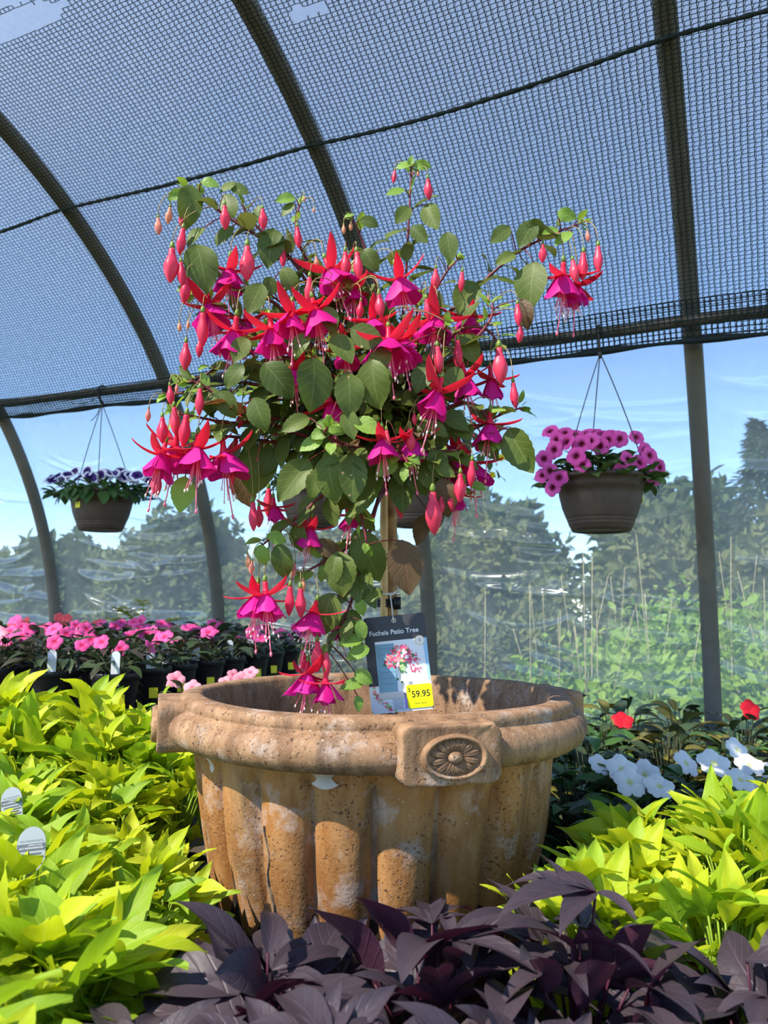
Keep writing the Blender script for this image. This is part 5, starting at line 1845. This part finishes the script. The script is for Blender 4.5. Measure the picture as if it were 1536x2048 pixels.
for i in range(8):
    for j in range(7):
        P_ = S0 + ex * (.07 + i * .145) + ey * (.065 + j * .165) + np.array([*g.uniform(-.012, .012, 2), SZ])
        px_, py_ = proj(P_)
        if px_ < -110 or wall_to_uw(P_)[1] < .14:
            continue
        near = i < 2 and j > 1
        fk = (['pale'] * 2 + ['hot'] if near and j < 5 and g.random() < .55 else ['hot'] * int(g.integers(1, 4)))
        if i > 4 and j > 4:
            fk = ['coral', 'coral']
        edge_ = j == 0 or i == 0
        what = 'pale pink' if 'pale' in fk else ('coral red' if 'coral' in fk else 'hot pink')
        lab = f'{what} impatiens ' + ('in the row along the shelf edge' if j == 0 else 'inside the raised shelf display')
        impatiens(P_, ['d', 'b', 'd'] if what != 'coral red' else ['b', 'b', 'd'], 26 if (j > 1 and i > 1) else 30, .085, .09 if j else .075, fk, lab, f'{what} impatiens ' + ('shelf edge' if j == 0 else 'shelf middle'), 1000 + n_, lsz=(.045, .075), fsz=.023 if what != 'pale pink' else .028, lbl=edge_ and g.random() < .8, yst=(j == 0))
        n_ += 1
# right bed up to the plastic
m_n = 0
for i in range(6):
    for j in range(8):
        x, y = .13 + j * .165 + (.08 if i % 2 else 0) + g.uniform(-.02, .02), 1.45 + i * .165 + g.uniform(-.02, .02)
        if x > .56 * y + .10 or wall_to_uw((x, y, 0))[1] < .14 or math.hypot(x - PC[0], y - PC[1]) < .40:
            continue
        if i <= 1:
            kinds = ['g', 'd', 'g']
            fk = ['white'] * (3 if x > .42 else 1)
            what = 'white flowered impatiens'
        elif g.random() < .25 or (i >= 3 and x > .6):
            kinds = ['v', 'v', 'd']
            fk = ['red'] if g.random() < .12 else []
            what = 'yellow variegated impatiens' + (' with a red bloom' if fk else '')
        else:
            kinds = ['d', 'g', 'd']
            fk = ['red'] if g.random() < .3 else (['white'] if g.random() < .25 else [])
            what = 'dark green leafed impatiens' + (' with a red bloom' if 'red' in fk else (' with one white bloom' if fk else ''))
        impatiens((x, y, BZ), kinds, 46, .105, .225 if i > 1 else .19, fk, what + (' next to the lime vines' if i <= 1 else ' near the plastic wall'), what, 1300 + m_n, lsz=(.055, .09), fsz=.029, nm='impatiens')
        m_n += 1
# small pink blooms peeking past the planter rim
for (px_, py_, Y_) in ((487, 1343, 1.95), (372, 1350, 1.80)):
    P_ = pix(px_, py_, Y_)
    impatiens((P_[0], P_[1], P_[2] - .2), ['d', 'g'], 18, .07, .09, ['pale'] * 4, 'small pale pink impatiens on the bench behind the planter', 'small pale pink impatiens', 1500 + int(px_), fsz=.02, lsz=(.035, .06))

# --- two white plant labels standing among the lime vines
for (px_, py_, Y_, W_, tilt_, lab) in ((63, 1668, .86, .0180, -7, 'pale rounded plant label, the one nearer the purple vines, standing among lime leaves'), (60, 1574, 1.06, .0165, -14, 'pale rounded plant label half covered by leaves, the one nearer the impatiens shelf')):
    P_ = pix(px_, py_, Y_)
    hh = P_[2] - (BZ + .10)
    root = empty('plant_label', (P_[0], P_[1], BZ + .10), lab, 'label')
    root.rotation_euler = (math.radians(-16), math.radians(tilt_), 0)
    mb = MB()
    w = W_
    out = [(w * .92 * math.cos(t), hh - w + w * math.sin(t)) for t in np.linspace(0, math.pi, 18)] + [(-w * .92, hh - .09), (-w * .3, hh - .13), (-w * .25, 0), (w * .25, 0), (w * .3, hh - .13), (w * .92, hh - .09)]
    n = len(out)
    mb.add([(x, -.0005, z) for x, z in out] + [(x, .0005, z) for x, z in out], [tuple(range(n)), tuple(range(2 * n - 1, n - 1, -1))] + [(i, n + i, n + (i + 1) % n, (i + 1) % n) for i in range(n)])
    mb.obj('card', plain('pale_label_card', srgb(150, 158, 160), .5, .3), root, False)
    ink = m_flat('label_grey_ink', srgb(92, 98, 104))
    mb = MB()
    z = hh - w * 1.22
    mb.box((0, -.0008, z), (w * .88, .0002, w * .20))
    mb.obj('band', ink, root, False)
    mb = MB()
    add_text(mb, 'The Brand Gardeners Trust', w * .78, hh - w * .80, w * 1.5, -.0011, 0, 0, w * .11, flip=True)
    for k, wd_ in enumerate((1.3, 1.45, 1.2, 1.4, .9, 1.3, 1.1)):
        zz = hh - w * (1.62 + .2 * k)
        if zz < hh - .085:
            break
        mb.box((w * .1 * (k % 2), -.0009, zz), (w * wd_ * .5, .0002, w * .035))
    mb.obj('print', ink, root, False)
    mb = MB()
    add_text(mb, 'PROVENWINNERS.COM', w * .78, z - w * .0, w * 1.5, -.0013, 0, 0, w * .11, flip=True)
    add_text(mb, 'Ask an Expert', w * .70, z + w * .14, w * .9, -.0013, 0, 0, w * .10, flip=True)
    mb.obj('band_lettering', m_flat('label_white_ink', srgb(226, 230, 232)), root, False)

# --- fern fronds outside the plastic, yellow-green sprigs inside it
m_fern = leaf_mat('fern_leaf', srgb(84, 122, 56), srgb(104, 140, 64), srgb(120, 150, 80), .35, None, .6)
Yf = 3.75
base = pix(425, 1204, Yf) * np.array([1, 1, 0])
fern = empty('fern', base, 'green fern seen through the plastic between two hoops', 'fern')
for (tx, ty_) in ((368, 1190), (398, 1178), (440, 1215), (330, 1230), (455, 1195)):
    e = pix(tx, ty_, Yf + g.uniform(-.05, .05)) - base
    p0 = np.array([0, 0, 0.0])
    p = bez(p0, np.array([e[0] * .25 + .05, 0, e[2] * .8]), e, 24)
    mb = MB()
    mb.tube(p, np.linspace(.005, .0012, 24), 4)
    mb.grid(*[np.zeros((2, 2, 3)), np.zeros((2, 2, 2))])
    for k in range(6, 24):
        t_ = unit(p[min(k + 1, 23)] - p[k - 1])
        L = .11 * (1 - (k - 6) / 18.5) + .008
        for sgn in (-1, 1):
            d = unit(np.array([sgn * .9, g.uniform(-.2, .2), .25]) + t_ * .35)
            A = np.array(orient(d, np.array([0, -1, .5]), p[k], L))
            P, uv = blade(LANCE, .13, 5, 3, .1, .5, .1, 0)
            mb.grid(P @ A[:3, :3].T + A[:3, 3], uv)
    mb.obj('frond', m_fern, fern)
spr = empty('yellow_sprig_plant', S0 + ex * .99 + ey * .60 + ZV * SZ, 'yellow green leafy sprigs rising behind the impatiens shelf', 'plant')
so_ = np.array(spr.location)
link('pot', POT_I, spr)
m_spr = leaf_mat('yellow_green_leaf', srgb(140, 146, 56), srgb(164, 150, 70), srgb(160, 160, 90), .35, None, .6)
SL = [small_leaf(i, m_spr) for i in range(2)]
mb = MB()
for i in range(9):
    e = np.array([g.uniform(-.14, .14), g.uniform(-.06, .06), .10 + g.uniform(.03, .17)])
    p = bez((0, 0, .09), (e[0] * .3, 0, e[2]), e, 8)
    mb.tube(p, .0018, 4)
    for k in range(2, 8):
        for sgn in (-1, 1):
            link('leaf', SL[k % 2], spr, orient(unit(np.array([sgn, g.uniform(-.5, .5), .3])), [0, -.4, 1], p[k], g.uniform(.022, .036)))
mb.obj('stems', m_lst, spr)

# ------------------------------------------------------------------ single out look-alike plants by their distance from the planter
ORD = ['closest', 'second closest', 'third closest', 'fourth closest', 'fifth closest', 'sixth closest', 'seventh closest', 'eighth closest', 'ninth closest', 'tenth closest', 'eleventh closest', 'twelfth closest', 'thirteenth closest', 'fourteenth closest', 'fifteenth closest']
byl = {}
for o in col.objects:
    if o.parent is None and 'label' in o and o.name.split('.')[0] in ('lime_vine', 'purple_vine', 'impatiens'):
        byl.setdefault(o['label'], []).append(o)
for lab, os_ in byl.items():
    if 1 < len(os_) <= 15:
        os_.sort(key=lambda o: math.hypot(o.location.x - PC[0], o.location.y - PC[1]))
        for k, o in enumerate(os_):
            o['label'] = lab + ', ' + ORD[k] + ' to planter'
